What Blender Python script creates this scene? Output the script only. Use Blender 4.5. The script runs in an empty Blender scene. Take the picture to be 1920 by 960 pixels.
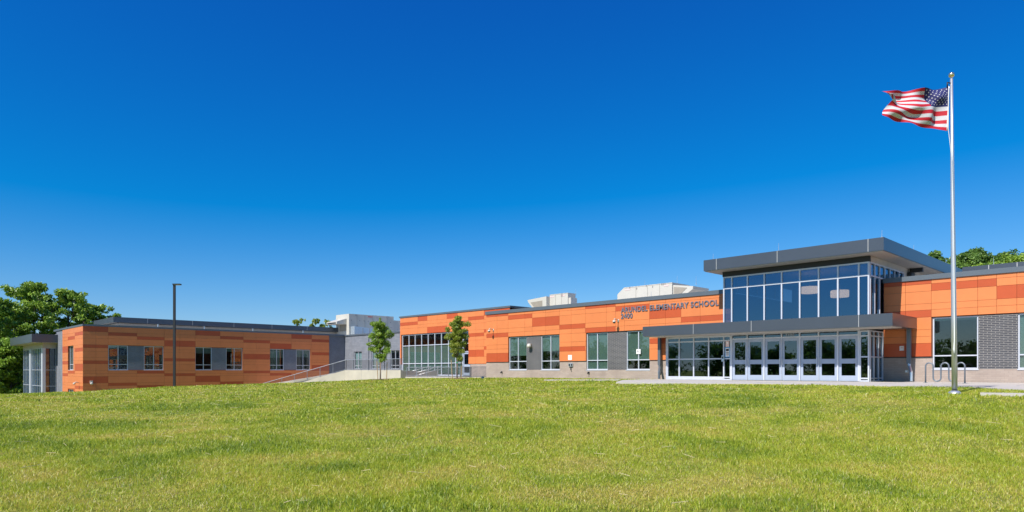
import bpy, math, random
import numpy as np
from mathutils import Vector, Matrix
scene = bpy.context.scene
COL = scene.collection
R = math.radians
# ---------------------------------------------------------------- camera
F = 1258.; HY = 694.; ZC = 0.55
TH = math.atan(1218/1258); SU, CU = math.sin(TH), math.cos(TH)
def cam2uv(X, Y): return X*SU-Y*CU, X*CU+Y*SU
def uv2cam(u, v): return u*SU+v*CU, -u*CU+v*SU
cd = bpy.data.cameras.new('camera'); cam = bpy.data.objects.new('camera', cd); COL.objects.link(cam)
cd.sensor_width = 36; cd.lens = F/1920*36; cd.shift_y = (HY-480)/1920; cd.clip_start = .1; cd.clip_end = 5000
cam.location = (0, 0, ZC); cam.rotation_euler = (R(90), 0, math.atan2(CU, SU))
scene.camera = cam
# ---------------------------------------------------------------- sky, sun, exposure
SUN = Vector((.05, -1, 1.07)).normalized()
el = math.asin(SUN.z); az = math.atan2(SUN.x, SUN.y)
world = bpy.data.worlds.new('World'); scene.world = world; world.use_nodes = True
wn = world.node_tree; wn.nodes.clear()
sky = wn.nodes.new('ShaderNodeTexSky'); sky.sky_type = 'NISHITA'; sky.sun_disc = False
sky.sun_elevation = el; sky.sun_rotation = az; sky.altitude = 200; sky.air_density = 1.0; sky.dust_density = .15; sky.ozone_density = 3.5
gm = wn.nodes.new('ShaderNodeGamma'); gm.inputs[1].default_value = 1.0
hs = wn.nodes.new('ShaderNodeHueSaturation'); hs.inputs['Saturation'].default_value = 1.15; hs.inputs['Value'].default_value = 1.0
bg = wn.nodes.new('ShaderNodeBackground'); bg.inputs[1].default_value = .1
wo = wn.nodes.new('ShaderNodeOutputWorld')
wn.links.new(sky.outputs[0], gm.inputs[0]); wn.links.new(gm.outputs[0], hs.inputs['Color'])
# polarised, very clean air: less red and green scattered light than the model gives
sb = wn.nodes.new('ShaderNodeVectorMath'); sb.operation = 'SUBTRACT'; sb.inputs[1].default_value = (1.35, .35, 0)
ml = wn.nodes.new('ShaderNodeVectorMath'); ml.operation = 'MULTIPLY'; ml.inputs[1].default_value = (.63, .64, .97)
mx_ = wn.nodes.new('ShaderNodeVectorMath'); mx_.operation = 'MAXIMUM'; mx_.inputs[1].default_value = (.02, .06, .06)
wn.links.new(hs.outputs[0], sb.inputs[0]); wn.links.new(sb.outputs[0], ml.inputs[0]); wn.links.new(ml.outputs[0], mx_.inputs[0])
sx_ = wn.nodes.new('ShaderNodeSeparateXYZ'); cx_ = wn.nodes.new('ShaderNodeCombineXYZ'); pb = wn.nodes.new('ShaderNodeMath'); pb.operation = 'POWER'; pb.inputs[1].default_value = .75
m2 = wn.nodes.new('ShaderNodeMath'); m2.operation = 'MULTIPLY'; m2.inputs[1].default_value = 1.36
wn.links.new(mx_.outputs[0], sx_.inputs[0]); wn.links.new(sx_.outputs[0], cx_.inputs[0]); wn.links.new(sx_.outputs[1], cx_.inputs[1]); wn.links.new(sx_.outputs[2], pb.inputs[0]); wn.links.new(pb.outputs[0], m2.inputs[0]); wn.links.new(m2.outputs[0], cx_.inputs[2])
wn.links.new(cx_.outputs[0], bg.inputs[0]); wn.links.new(bg.outputs[0], wo.inputs[0])
sl = bpy.data.lights.new('sun', 'SUN'); sl.energy = 4.2; sl.angle = R(.5); sl.color = (1, .94, .86)
so = bpy.data.objects.new('sun', sl); COL.objects.link(so); so.rotation_euler = SUN.to_track_quat('Z', 'Y').to_euler(); so.location = (0, -20, 40)
vs = scene.view_settings; vs.view_transform = 'Standard'; vs.look = 'None'; vs.exposure = 0.6; vs.gamma = 1; vs.use_curve_mapping = False
scene.render.engine = 'CYCLES'
scene.cycles.max_bounces = 8; scene.cycles.transparent_max_bounces = 12
# ---------------------------------------------------------------- helpers
rng = random.Random(7)
class MB:
    def __init__(s): s.v = []; s.f = []; s.m = []; s.mats = []
    def mi(s, mat):
        if mat not in s.mats: s.mats.append(mat)
        return s.mats.index(mat)
    def add(s, vs, fs, mat):
        k = len(s.v); i = s.mi(mat); s.v += [tuple(p) for p in vs]
        for f in fs: s.f.append(tuple(k+j for j in f)); s.m.append(i)
    def box(s, x0, x1, y0, y1, z0, z1, mat):
        if x0 > x1: x0, x1 = x1, x0
        if y0 > y1: y0, y1 = y1, y0
        s.add([(x0,y0,z0),(x1,y0,z0),(x1,y1,z0),(x0,y1,z0),(x0,y0,z1),(x1,y0,z1),(x1,y1,z1),(x0,y1,z1)],
              [(0,3,2,1),(4,5,6,7),(0,1,5,4),(1,2,6,5),(2,3,7,6),(3,0,4,7)], mat)
    def prism(s, pts, d, mat):            # pts: planar polygon (3D), extruded by vector d
        n = len(pts); a = [tuple(p) for p in pts]; b = [tuple(Vector(p)+Vector(d)) for p in pts]
        fs = [tuple(range(n))[::-1], tuple(range(n, 2*n))]
        for i in range(n): j = (i+1) % n; fs.append((i, j, n+j, n+i))
        s.add(a+b, fs, mat)
    def tube(s, pts, r, mat, n=8, cap=True):
        pts = [Vector(p) for p in pts]; rs = r if isinstance(r, (list, tuple)) else [r]*len(pts)
        rings = []; prev = None
        for i, p in enumerate(pts):
            t = (pts[min(i+1, len(pts)-1)]-pts[max(i-1, 0)]).normalized()
            if prev is None:
                a = t.orthogonal().normalized()
            else:
                a = (prev-t*prev.dot(t)).normalized()
            prev = a; b = t.cross(a)
            rings.append([p+(a*math.cos(2*math.pi*k/n)+b*math.sin(2*math.pi*k/n))*rs[i] for k in range(n)])
        vs_ = [q for r_ in rings for q in r_]; fs = []
        for i in range(len(rings)-1):
            for k in range(n): l = (k+1) % n; fs.append((i*n+k, i*n+l, (i+1)*n+l, (i+1)*n+k))
        if cap: fs.append(tuple(range(n))[::-1]); fs.append(tuple((len(rings)-1)*n+k for k in range(n)))
        s.add(vs_, fs, mat)
    def lathe(s, c, prof, mat, n=16):     # prof [(r, z)]
        vs_ = []; fs = []
        for r_, z in prof:
            for k in range(n): vs_.append((c[0]+r_*math.cos(2*math.pi*k/n), c[1]+r_*math.sin(2*math.pi*k/n), c[2]+z))
        for i in range(len(prof)-1):
            for k in range(n): l = (k+1) % n; fs.append((i*n+k, i*n+l, (i+1)*n+l, (i+1)*n+k))
        s.add(vs_, fs, mat)
    def build(s, name, parent=None, smooth=False, loc=None):
        me = bpy.data.meshes.new(name)
        vs_ = s.v
        if loc is not None: vs_ = [(a-loc[0], b-loc[1], c-loc[2]) for a, b, c in vs_]
        me.from_pydata(vs_, [], s.f)
        for m in s.mats: me.materials.append(m)
        if s.mats: me.polygons.foreach_set('material_index', s.m)
        if smooth: me.polygons.foreach_set('use_smooth', [True]*len(s.f))
        me.update()
        o = bpy.data.objects.new(name, me); COL.objects.link(o)
        if loc is not None and parent is None: o.location = loc
        if parent is not None: o.parent = parent
        return o
def tag(o, label=None, cat=None, group=None, kind=None):
    if label: o['label'] = label
    if cat: o['category'] = cat
    if group: o['group'] = group
    if kind: o['kind'] = kind
    return o
def thing(name, label, cat, loc=(0,0,0), group=None):
    o = bpy.data.objects.new(name, None); COL.objects.link(o); o.location = loc; o.empty_display_size = .3
    return tag(o, label, cat, group)
def local(parent):                        # build(loc=...) offsets meshes so they sit under a displaced Empty
    return tuple(parent.location)
# ---------------------------------------------------------------- materials
def newmat(name):
    m = bpy.data.materials.new(name); m.use_nodes = True; nt = m.node_tree
    return m, nt, nt.nodes['Principled BSDF'], nt.nodes['Material Output']
def mat(name, col, rough=.6, metal=0, var=.08, scale=3., spec=.5, bump=0, bscale=40.):
    m, nt, b, o = newmat(name)
    b.inputs['Roughness'].default_value = rough; b.inputs['Metallic'].default_value = metal
    b.inputs['Specular IOR Level'].default_value = spec
    tc = nt.nodes.new('ShaderNodeTexCoord'); n = nt.nodes.new('ShaderNodeTexNoise'); n.inputs['Scale'].default_value = scale; n.inputs['Detail'].default_value = 6
    nt.links.new(tc.outputs['Object'], n.inputs['Vector'])
    r = nt.nodes.new('ShaderNodeMapRange'); r.inputs[1].default_value = .25; r.inputs[2].default_value = .75
    r.inputs[3].default_value = 1-var; r.inputs[4].default_value = 1+var
    nt.links.new(n.outputs[0], r.inputs[0])
    x = nt.nodes.new('ShaderNodeVectorMath'); x.operation = 'SCALE'; x.inputs[0].default_value = col[:3]
    nt.links.new(r.outputs[0], x.inputs['Scale']); nt.links.new(x.outputs[0], b.inputs['Base Color'])
    if bump:
        n2 = nt.nodes.new('ShaderNodeTexNoise'); n2.inputs['Scale'].default_value = bscale; n2.inputs['Detail'].default_value = 4
        nt.links.new(tc.outputs['Object'], n2.inputs['Vector'])
        bp = nt.nodes.new('ShaderNodeBump'); bp.inputs['Strength'].default_value = bump; bp.inputs['Distance'].default_value = .02
        nt.links.new(n2.outputs[0], bp.inputs['Height']); nt.links.new(bp.outputs[0], b.inputs['Normal'])
    return m
def brickmat(name, c1, c2, mortar, bw, bh, ms=.012, rough=.8, bump=.5, bias=0.):
    m, nt, b, o = newmat(name); b.inputs['Roughness'].default_value = rough
    tc = nt.nodes.new('ShaderNodeTexCoord'); sp = nt.nodes.new('ShaderNodeSeparateXYZ'); cb = nt.nodes.new('ShaderNodeCombineXYZ')
    ad = nt.nodes.new('ShaderNodeMath'); ad.operation = 'ADD'
    nt.links.new(tc.outputs['Object'], sp.inputs[0]); nt.links.new(sp.outputs[0], ad.inputs[0]); nt.links.new(sp.outputs[1], ad.inputs[1])
    nt.links.new(ad.outputs[0], cb.inputs[0]); nt.links.new(sp.outputs[2], cb.inputs[1])
    br = nt.nodes.new('ShaderNodeTexBrick'); nt.links.new(cb.outputs[0], br.inputs['Vector'])
    br.inputs['Color1'].default_value = (*c1, 1); br.inputs['Color2'].default_value = (*c2, 1); br.inputs['Mortar'].default_value = (*mortar, 1)
    br.inputs['Scale'].default_value = 1; br.inputs['Mortar Size'].default_value = ms; br.inputs['Mortar Smooth'].default_value = .1
    br.inputs['Brick Width'].default_value = bw; br.inputs['Row Height'].default_value = bh; br.inputs['Bias'].default_value = bias
    n = nt.nodes.new('ShaderNodeTexNoise'); n.inputs['Scale'].default_value = 1.3; n.inputs['Detail'].default_value = 6
    nt.links.new(tc.outputs['Object'], n.inputs['Vector'])
    r = nt.nodes.new('ShaderNodeMapRange'); r.inputs[1].default_value = .25; r.inputs[2].default_value = .75; r.inputs[3].default_value = .86; r.inputs[4].default_value = 1.12
    nt.links.new(n.outputs[0], r.inputs[0])
    x = nt.nodes.new('ShaderNodeVectorMath'); x.operation = 'SCALE'
    nt.links.new(br.outputs['Color'], x.inputs[0]); nt.links.new(r.outputs[0], x.inputs['Scale']); nt.links.new(x.outputs[0], b.inputs['Base Color'])
    bp = nt.nodes.new('ShaderNodeBump'); bp.inputs['Strength'].default_value = bump; bp.inputs['Distance'].default_value = .01; bp.invert = True
    nt.links.new(br.outputs['Fac'], bp.inputs['Height']); nt.links.new(bp.outputs[0], b.inputs['Normal'])
    return m
def panelmat(name, col, var=.035):         # fibre-cement panel: slight tone change from panel to panel, faint mottling
    m, nt, b, o = newmat(name); b.inputs['Roughness'].default_value = .42; b.inputs['Specular IOR Level'].default_value = .45
    g = nt.nodes.new('ShaderNodeNewGeometry'); tc = nt.nodes.new('ShaderNodeTexCoord')
    n = nt.nodes.new('ShaderNodeTexNoise'); n.inputs['Scale'].default_value = 1.7; n.inputs['Detail'].default_value = 8
    nt.links.new(tc.outputs['Object'], n.inputs['Vector'])
    a = nt.nodes.new('ShaderNodeMapRange'); a.inputs[3].default_value = 1-var; a.inputs[4].default_value = 1+var
    nt.links.new(g.outputs['Random Per Island'], a.inputs[0])
    c = nt.nodes.new('ShaderNodeMapRange'); c.inputs[1].default_value = .3; c.inputs[2].default_value = .7; c.inputs[3].default_value = .96; c.inputs[4].default_value = 1.04
    nt.links.new(n.outputs[0], c.inputs[0])
    mu = nt.nodes.new('ShaderNodeMath'); mu.operation = 'MULTIPLY'; nt.links.new(a.outputs[0], mu.inputs[0]); nt.links.new(c.outputs[0], mu.inputs[1])
    x = nt.nodes.new('ShaderNodeVectorMath'); x.operation = 'SCALE'; x.inputs[0].default_value = col
    nt.links.new(mu.outputs[0], x.inputs['Scale']); nt.links.new(x.outputs[0], b.inputs['Base Color'])
    return m
def glassmat(name, tint, refl, rcol=(1,1,1), wav=.0):
    m, nt, b, o = newmat(name); nt.nodes.remove(b)
    gl = nt.nodes.new('ShaderNodeBsdfGlossy'); gl.inputs['Roughness'].default_value = .01; gl.inputs['Color'].default_value = (*rcol, 1)
    tr = nt.nodes.new('ShaderNodeBsdfTransparent'); tr.inputs['Color'].default_value = (*tint, 1)
    fr = nt.nodes.new('ShaderNodeFresnel'); fr.inputs[0].default_value = 1.5
    ge = nt.nodes.new('ShaderNodeNewGeometry'); im = nt.nodes.new('ShaderNodeMapRange'); im.inputs[3].default_value = 1.5; im.inputs[4].default_value = 1/1.5
    nt.links.new(ge.outputs['Backfacing'], im.inputs[0]); nt.links.new(im.outputs[0], fr.inputs[0])
    mr = nt.nodes.new('ShaderNodeMapRange'); mr.inputs[1].default_value = 0; mr.inputs[2].default_value = 1; mr.inputs[3].default_value = refl; mr.inputs[4].default_value = 1
    mx = nt.nodes.new('ShaderNodeMixShader')
    nt.links.new(fr.outputs[0], mr.inputs[0]); nt.links.new(mr.outputs[0], mx.inputs[0]); nt.links.new(tr.outputs[0], mx.inputs[1]); nt.links.new(gl.outputs[0], mx.inputs[2])
    nt.links.new(mx.outputs[0], o.inputs[0])
    if wav:
        tc = nt.nodes.new('ShaderNodeTexCoord'); n = nt.nodes.new('ShaderNodeTexNoise'); n.inputs['Scale'].default_value = .9; n.inputs['Detail'].default_value = 1
        nt.links.new(tc.outputs['Object'], n.inputs['Vector']); bp = nt.nodes.new('ShaderNodeBump'); bp.inputs['Strength'].default_value = wav; bp.inputs['Distance'].default_value = .05
        nt.links.new(n.outputs[0], bp.inputs['Height']); nt.links.new(bp.outputs[0], gl.inputs['Normal'])
    return m
def leafmat(name, c1, c2, c3, trans=.35):
    m, nt, b, o = newmat(name); nt.nodes.remove(b)
    at = nt.nodes.new('ShaderNodeAttribute'); at.attribute_name = 'tone'
    cr = nt.nodes.new('ShaderNodeValToRGB'); e = cr.color_ramp.elements
    e[0].position = 0; e[0].color = (*c1, 1); e[1].position = 1; e[1].color = (*c3, 1); k = e.new(.5); k.color = (*c2, 1)
    nt.links.new(at.outputs['Fac'], cr.inputs[0])
    d = nt.nodes.new('ShaderNodeBsdfDiffuse'); t = nt.nodes.new('ShaderNodeBsdfTranslucent'); g = nt.nodes.new('ShaderNodeBsdfGlossy'); g.inputs['Roughness'].default_value = .45
    g.inputs['Color'].default_value = (.8, .85, .9, 1)
    nt.links.new(cr.outputs[0], d.inputs[0]); nt.links.new(cr.outputs[0], t.inputs[0])
    a = nt.nodes.new('ShaderNodeMixShader'); a.inputs[0].default_value = trans
    nt.links.new(d.outputs[0], a.inputs[1]); nt.links.new(t.outputs[0], a.inputs[2])
    c = nt.nodes.new('ShaderNodeMixShader'); c.inputs[0].default_value = .035
    nt.links.new(a.outputs[0], c.inputs[1]); nt.links.new(g.outputs[0], c.inputs[2]); nt.links.new(c.outputs[0], o.inputs[0])
    return m
def emis(name, col, s, base=(.8,.78,.7)):
    m = mat(name, base, .5); b = m.node_tree.nodes['Principled BSDF']
    b.inputs['Emission Color'].default_value = (*col, 1); b.inputs['Emission Strength'].default_value = s
    return m
M = dict(
    orange=panelmat('orange_panel', (.67,.208,.066)), red=panelmat('rust_panel', (.47,.085,.024)),
    joint=mat('panel_joint', (.16,.055,.025), .8), alu=mat('anodised_aluminium', (.56,.59,.66), .38, .15, .03),
    doorm=mat('door_paint', (.36,.42,.53), .4, .1, .03), coping=mat('grey_coping', (.13,.155,.18), .4, .3, .05, 1.),
    fascia=mat('charcoal_metal_panel', (.095,.11,.13), .32, .5, .05, .7), seam=mat('fascia_seam', (.35,.36,.36), .5),
    straw=mat('dry_straw', (.62,.52,.30), .8),
    soffit=mat('soffit_panel', (.42,.39,.35), .6), dark=mat('dark_steel', (.03,.032,.036), .5, .3),
    brick=brickmat('charcoal_brick', (.045,.048,.06), (.065,.068,.08), (.26,.25,.235), .30, .078, .011),
    gbrick=brickmat('grey_block', (.17,.185,.215), (.20,.215,.245), (.13,.14,.165), .40, .20, .008, bump=.2),
    bbrick=brickmat('blue_grey_brick', (.12,.14,.18), (.15,.17,.21), (.22,.23,.25), .24, .075, .01),
    tan=brickmat('tan_base_brick', (.36,.285,.24), (.40,.325,.275), (.31,.26,.225), .30, .085, .008, bump=.25),
    concrete=mat('concrete', (.50,.46,.38), .85, 0, .12, .8, bump=.15), walk=mat('pavement_concrete', (.48,.45,.40), .85, 0, .08, 1.2, bump=.15),
    white=mat('white_painted_metal', (.52,.50,.44), .45, 0, .05, 1.), whited=mat('grey_panel_seam', (.26,.25,.22), .6),  # whited: panel seams, a darker grey than the white metal
    galv=mat('galvanised_duct', (.55,.62,.66), .35, .6, .08), vent=mat('louvre', (.30,.27,.22), .7),
    steel=mat('brushed_steel', (.66,.67,.69), .42, .75, .04), rail=mat('grey_rail_paint', (.30,.33,.38), .45, .3),
    railbar=mat('dark_rail_bar', (.13,.14,.16), .5, .3), darkpost=mat('dark_bronze_post', (.02,.022,.025), .5, .2),
    rack=mat('rack_grey', (.17,.20,.23), .4, .3), black=mat('black', (.012,.012,.012), .6),
    blind=mat('roller_blind', (.21,.26,.25), .8, 0, .04, .8), inter=mat('interior_wall', (.15,.14,.13), .9), dinter=mat('dim_room_wall', (.05,.05,.05), .9), ifloor=mat('interior_floor', (.12,.10,.08), .6),  # dinter: room dimness put into the colour, a darker copy of inter
    roof=mat('roof_membrane', (.45,.45,.44), .9), letter=mat('grey_letter', (.16,.175,.215), .35, .2),
    paper=mat('white_paper', (.8,.78,.76), .8), pink=mat('pale_pink_print', (.72,.52,.5), .8), blue=mat('blue_print', (.03,.30,.60), .6), yellow=mat('yellow_print', (.65,.48,.05), .6),
    ink_pale=mat('pale_vinyl', (.35,.38,.42), .7), ink=mat('grey_ink', (.2,.2,.22), .7), redink=mat('red_ink', (.6,.05,.05), .7), gold=mat('gilt_ball', (.80,.68,.42), .22, .9),
    bark=mat('bark', (.10,.075,.055), .9, 0, .25, 8., bump=.5), ybark=mat('young_bark', (.22,.16,.11), .9, 0, .2, 12.), stake=mat('stake_wood', (.42,.30,.17), .8, 0, .15, 10.),
    mulch=mat('mulch', (.16,.10,.065), .95, 0, .35, 12., bump=.8, bscale=30.), gtape=mat('green_tie', (.02,.35,.12), .6),
    rope=mat('rope', (.75,.75,.72), .8), fred=mat('flag_red', (.46,.008,.022), .7, 0, .04), fwhite=mat('flag_white', (.54,.54,.57), .7, 0, .03), fblue=mat('flag_blue', (.014,.016,.11), .7, 0, .04),
    shade=emis('lamp_shade_cream', (1,.62,.34), 2.8), soil=mat('bare_soil', (.26,.17,.10), .95, 0, .3, 5., bump=.6),
    glass=glassmat('window_glass', (.74,.82,.79), .04), tglass=glassmat('tower_glass', (.36,.40,.44), .17, (.32,.62,.92), .0), dglass=glassmat('door_glass', (.30,.38,.43), .09, (.7,.88,1)),
)
# ---------------------------------------------------------------- terrain
CP = []
for x in (-900,-300,200,700,1200,1700,2300,3000): CP += [(x,4,-.97),(x,9,-.84)]
CP += [(x,16,z) for x,z in ((-300,-.72),(200,-.66),(700,-.57),(1200,-.50),(1600,-.38),(1850,-.14),(2300,-.08))]
CP += [(0,26,-.46),(160,29,-.46),(330,33,-.29),(480,37,-.23),(640,40,-.155),(750,40,-.02),(857,41,.0),(1000,40,.0),(1165,34,-.01),(1400,26.6,-.03),(1680,23.5,-.03),(1800,21,-.03),(1920,19,-.04),(2300,18,-.05)]
CP += [(-300,22,-.55),(-300,40,-1.5),(-300,80,-3.0)]
CP += [(0,21,-.52),(160,23,-.52),(330,25,-.46),(480,28,-.42),(640,30,-.35),(857,30,-.26),(1000,30,-.22)]
CP += [(0,40,-1.3),(160,42,-1.15),(330,45,-.95),(480,48,-.75),(0,75,-3.2),(160,66,-2.7),(330,68,-2.3),(450,68,-1.8)]
CP += [(560,55,-.75),(560,68,-1.3),(640,52,-.35),(640,66,-.8),(750,52,-.12),(750,64,-.4),(857,52,-.1),(857,60,-.15),(1000,50,-.05)]
CP += [(1165,42,-.04),(1400,36,-.05),(1680,31,-.05),(1920,27,-.05),(2300,24,-.05)]
CP += [(0,110,-3.5),(500,110,-2.5),(1000,100,-1),(1700,90,-.5),(2400,60,-.3),(-900,60,-3)]
_P = np.array([cam2uv((x-960)/F*Y, Y)+(z,) for x, Y, z in CP])
_P = np.vstack([_P, [(10,-20,-1),(-30,-25,-1),(30,-20,-1),(-10,-60,-1.2),(60,-40,-1.1),(-80,-30,-2),(50,20,-.4),(-50,-10,-1.3)]])
_S = 10.
def _ker(r2): r2 = np.maximum(r2, 1e-12); return .5*r2*np.log(r2)
_n = len(_P); _XY = _P[:, :2]/_S
_A = np.zeros((_n+3, _n+3)); _A[:_n,:_n] = _ker(((_XY[:,None]-_XY[None])**2).sum(-1))+np.eye(_n)*.02; _A[:_n,_n] = 1; _A[:_n,_n+1:] = _XY; _A[_n,:_n] = 1; _A[_n+1:,:_n] = _XY.T
_b = np.zeros(_n+3); _b[:_n] = _P[:,2]; _SOL = np.linalg.solve(_A, _b)
def ground(u, v):
    u = np.atleast_1d(np.asarray(u, float)); v = np.atleast_1d(np.asarray(v, float)); f = u.ravel(); g = v.ravel(); o = np.empty(f.shape)
    for i in range(0, len(f), 20000):
        q = np.stack([f[i:i+20000], g[i:i+20000]], 1)/_S
        o[i:i+20000] = _ker(((q[:,None]-_XY[None])**2).sum(-1))@_SOL[:_n]+_SOL[_n]+q@_SOL[_n+1:]
    w = np.clip((np.hypot(f+30, g-30)-75)/60, 0, 1); w = w*w*(3-2*w)
    o = np.clip(o*(1-w)-2.2*w, -3.6, .02)
    return o.reshape(u.shape)
def gz(u, v): return float(ground(u, v)[0])
def axis(lo, hi, step, far):
    a = list(np.arange(lo, hi+.01, step)); s = step; x = hi
    while x < far: s *= 1.5; x += s; a.append(x)
    s = step; x = lo
    while x > -far: s *= 1.5; x -= s; a.insert(0, x)
    return np.array(a)
def groundmat():
    m, nt, b, o = newmat('lawn_soil_and_thatch'); b.inputs['Roughness'].default_value = .95; b.inputs['Specular IOR Level'].default_value = .1
    tc = nt.nodes.new('ShaderNodeTexCoord')
    def noise(s, d=8):
        n = nt.nodes.new('ShaderNodeTexNoise'); n.inputs['Scale'].default_value = s; n.inputs['Detail'].default_value = d; n.inputs['Roughness'].default_value = .6
        nt.links.new(tc.outputs['Object'], n.inputs['Vector']); return n
    a = noise(.35); r = nt.nodes.new('ShaderNodeValToRGB'); e = r.color_ramp.elements
    e[0].position = .35; e[0].color = (.15,.20,.025,1); e[1].position = .65; e[1].color = (.33,.29,.07,1); k = e.new(.5); k.color = (.24,.26,.04,1)
    nt.links.new(a.outputs[0], r.inputs[0])
    c = noise(9.); r2 = nt.nodes.new('ShaderNodeMapRange'); r2.inputs[1].default_value = .3; r2.inputs[2].default_value = .7; r2.inputs[3].default_value = .55; r2.inputs[4].default_value = 1.35
    nt.links.new(c.outputs[0], r2.inputs[0])
    x = nt.nodes.new('ShaderNodeVectorMath'); x.operation = 'SCALE'; nt.links.new(r.outputs[0], x.inputs[0]); nt.links.new(r2.outputs[0], x.inputs['Scale'])
    nt.links.new(x.outputs[0], b.inputs['Base Color'])
    bp = nt.nodes.new('ShaderNodeBump'); bp.inputs['Strength'].default_value = .8; bp.inputs['Distance'].default_value = .06
    n3 = noise(25.); nt.links.new(n3.outputs[0], bp.inputs['Height']); nt.links.new(bp.outputs[0], b.inputs['Normal'])
    return m
ax = axis(-125, 25, 1., 2500); ay = axis(-12, 80, 1., 2500)
gx, gy = np.meshgrid(ax, ay); gzv = ground(gx, gy)
me = bpy.data.meshes.new('ground'); nx, ny = len(ax), len(ay)
idx = np.arange(nx*ny).reshape(ny, nx)
fc = np.stack([idx[:-1,:-1], idx[:-1,1:], idx[1:,1:], idx[1:,:-1]], -1).reshape(-1, 4)
me.from_pydata(np.stack([gx.ravel(), gy.ravel(), gzv.ravel()], 1).tolist(), [], fc.tolist())
me.polygons.foreach_set('use_smooth', [True]*len(me.polygons)); me.materials.append(groundmat())
go = bpy.data.objects.new('ground', me); COL.objects.link(go); tag(go, kind='structure')
# walkway in front of the doors (outline on the flat forecourt, top of slab z = 0)
def onground(px, py): Y = ZC*F/(py-HY); return cam2uv((px-960)/F*Y, Y)
front = [(1155,716.5),(1200,717.5),(1356,719),(1500,720.8),(1740,725),(1800,726.2),(1920,730.4),(2100,736)]
WALK = [onground(*p) for p in front]+[(2.5,35.9),(-9.6,35.9),(-9.6,33.93),(-23.2,33.93),(-23.5,34.9)]+[onground(1168,712.4)]
mb = MB(); mb.prism([(u,v,-.16) for u,v in WALK], (0,0,.165), M['walk'])
for k in range(12):                       # control joints
    u = -22.2+k*2.2
    mb.box(u, u+.02, 27.6 if u<-10 else 29, 33.9, .0051, .009, M['seam'])
tag(mb.build('walkway'), kind='structure')
side = [onground(1020,712.3), onground(1166,711.9), onground(1160,713.6), onground(1020,712.9)]
mb = MB(); mb.prism([(u,v,-.1) for u,v in side], (0,0,.115), M['walk']); tag(mb.build('path'), kind='structure')
strip = [onground(1838,733.4), onground(2100,736.4), onground(2100,738.4), onground(1838,734.8)]
mb = MB(); mb.prism([(u,v,-.12) for u,v in strip], (0,0,.085), M['walk']); tag(mb.build('path'), kind='structure')
# ---------------------------------------------------------------- building helpers
# axis 'v': wall at y = pos seen from -y.   axis 'u': wall at x = pos seen from +x.  d is measured outwards.
def pbox(mb, ax_, pos, a0, a1, z0, z1, d0, d1, m):
    if a1-a0 < 1e-4 or z1-z0 < 1e-4: return
    if ax_ == 'v': mb.box(a0, a1, pos-d1, pos-d0, z0, z1, m)
    else: mb.box(pos+d0, pos+d1, a0, a1, z0, z1, m)
def wall(mb, ax_, pos, a0, a1, z0, z1, ops, m, d0=-.3, d1=0.):
    xs = sorted({a0, a1}|{min(max(o[i], a0), a1) for o in ops for i in (0, 1)})
    for x0, x1 in zip(xs, xs[1:]):
        c = (x0+x1)/2; zs = [z0]
        for o in sorted([o for o in ops if o[0] < c < o[1]], key=lambda o: o[2]):
            if o[2] > zs[-1]: pbox(mb, ax_, pos, x0, x1, zs[-1], min(o[2], z1), d0, d1, m)
            zs.append(max(zs[-1], o[3]))
        if zs[-1] < z1: pbox(mb, ax_, pos, x0, x1, zs[-1], z1, d0, d1, m)
def cladding(parent, name, ax_, pos, cols, courses, reds, ops, gap=.011):
    """cols: list of (a0, a1, [z intervals that are rust red], split position or None)"""
    mb = MB(); jt = MB()
    for ci, (a0, a1, rz, sp) in enumerate(cols):
        for (x0, x1) in ([(a0, sp), (sp, a1)] if sp else [(a0, a1)]):
            for z0, z1 in zip(courses, courses[1:]):
                zc = (z0+z1)/2; red = any(r0 < zc < r1 for r0, r1 in rz)
                cells = [(x0, x1, z0, z1)]
                for o in ops:
                    nc = []
                    for c in cells:
                        if o[0] >= c[1]-.02 or o[1] <= c[0]+.02 or o[2] >= c[3]-.02 or o[3] <= c[2]+.02: nc.append(c); continue
                        if o[0] > c[0]: nc.append((c[0], o[0], c[2], c[3]))
                        if o[1] < c[1]: nc.append((o[1], c[1], c[2], c[3]))
                        m0, m1 = max(c[0], o[0]), min(c[1], o[1])
                        if o[2] > c[2]: nc.append((m0, m1, c[2], o[2]))
                        if o[3] < c[3]: nc.append((m0, m1, o[3], c[3]))
                    cells = nc
                for c in cells:
                    if c[1]-c[0] < .06 or c[3]-c[2] < .05: continue
                    pbox(mb, ax_, pos, c[0]+gap/2, c[1]-gap/2, c[2]+gap/2, c[3]-gap/2, .02, .06, M['red'] if red else M['orange'])
    return mb.build(name, parent)
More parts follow.
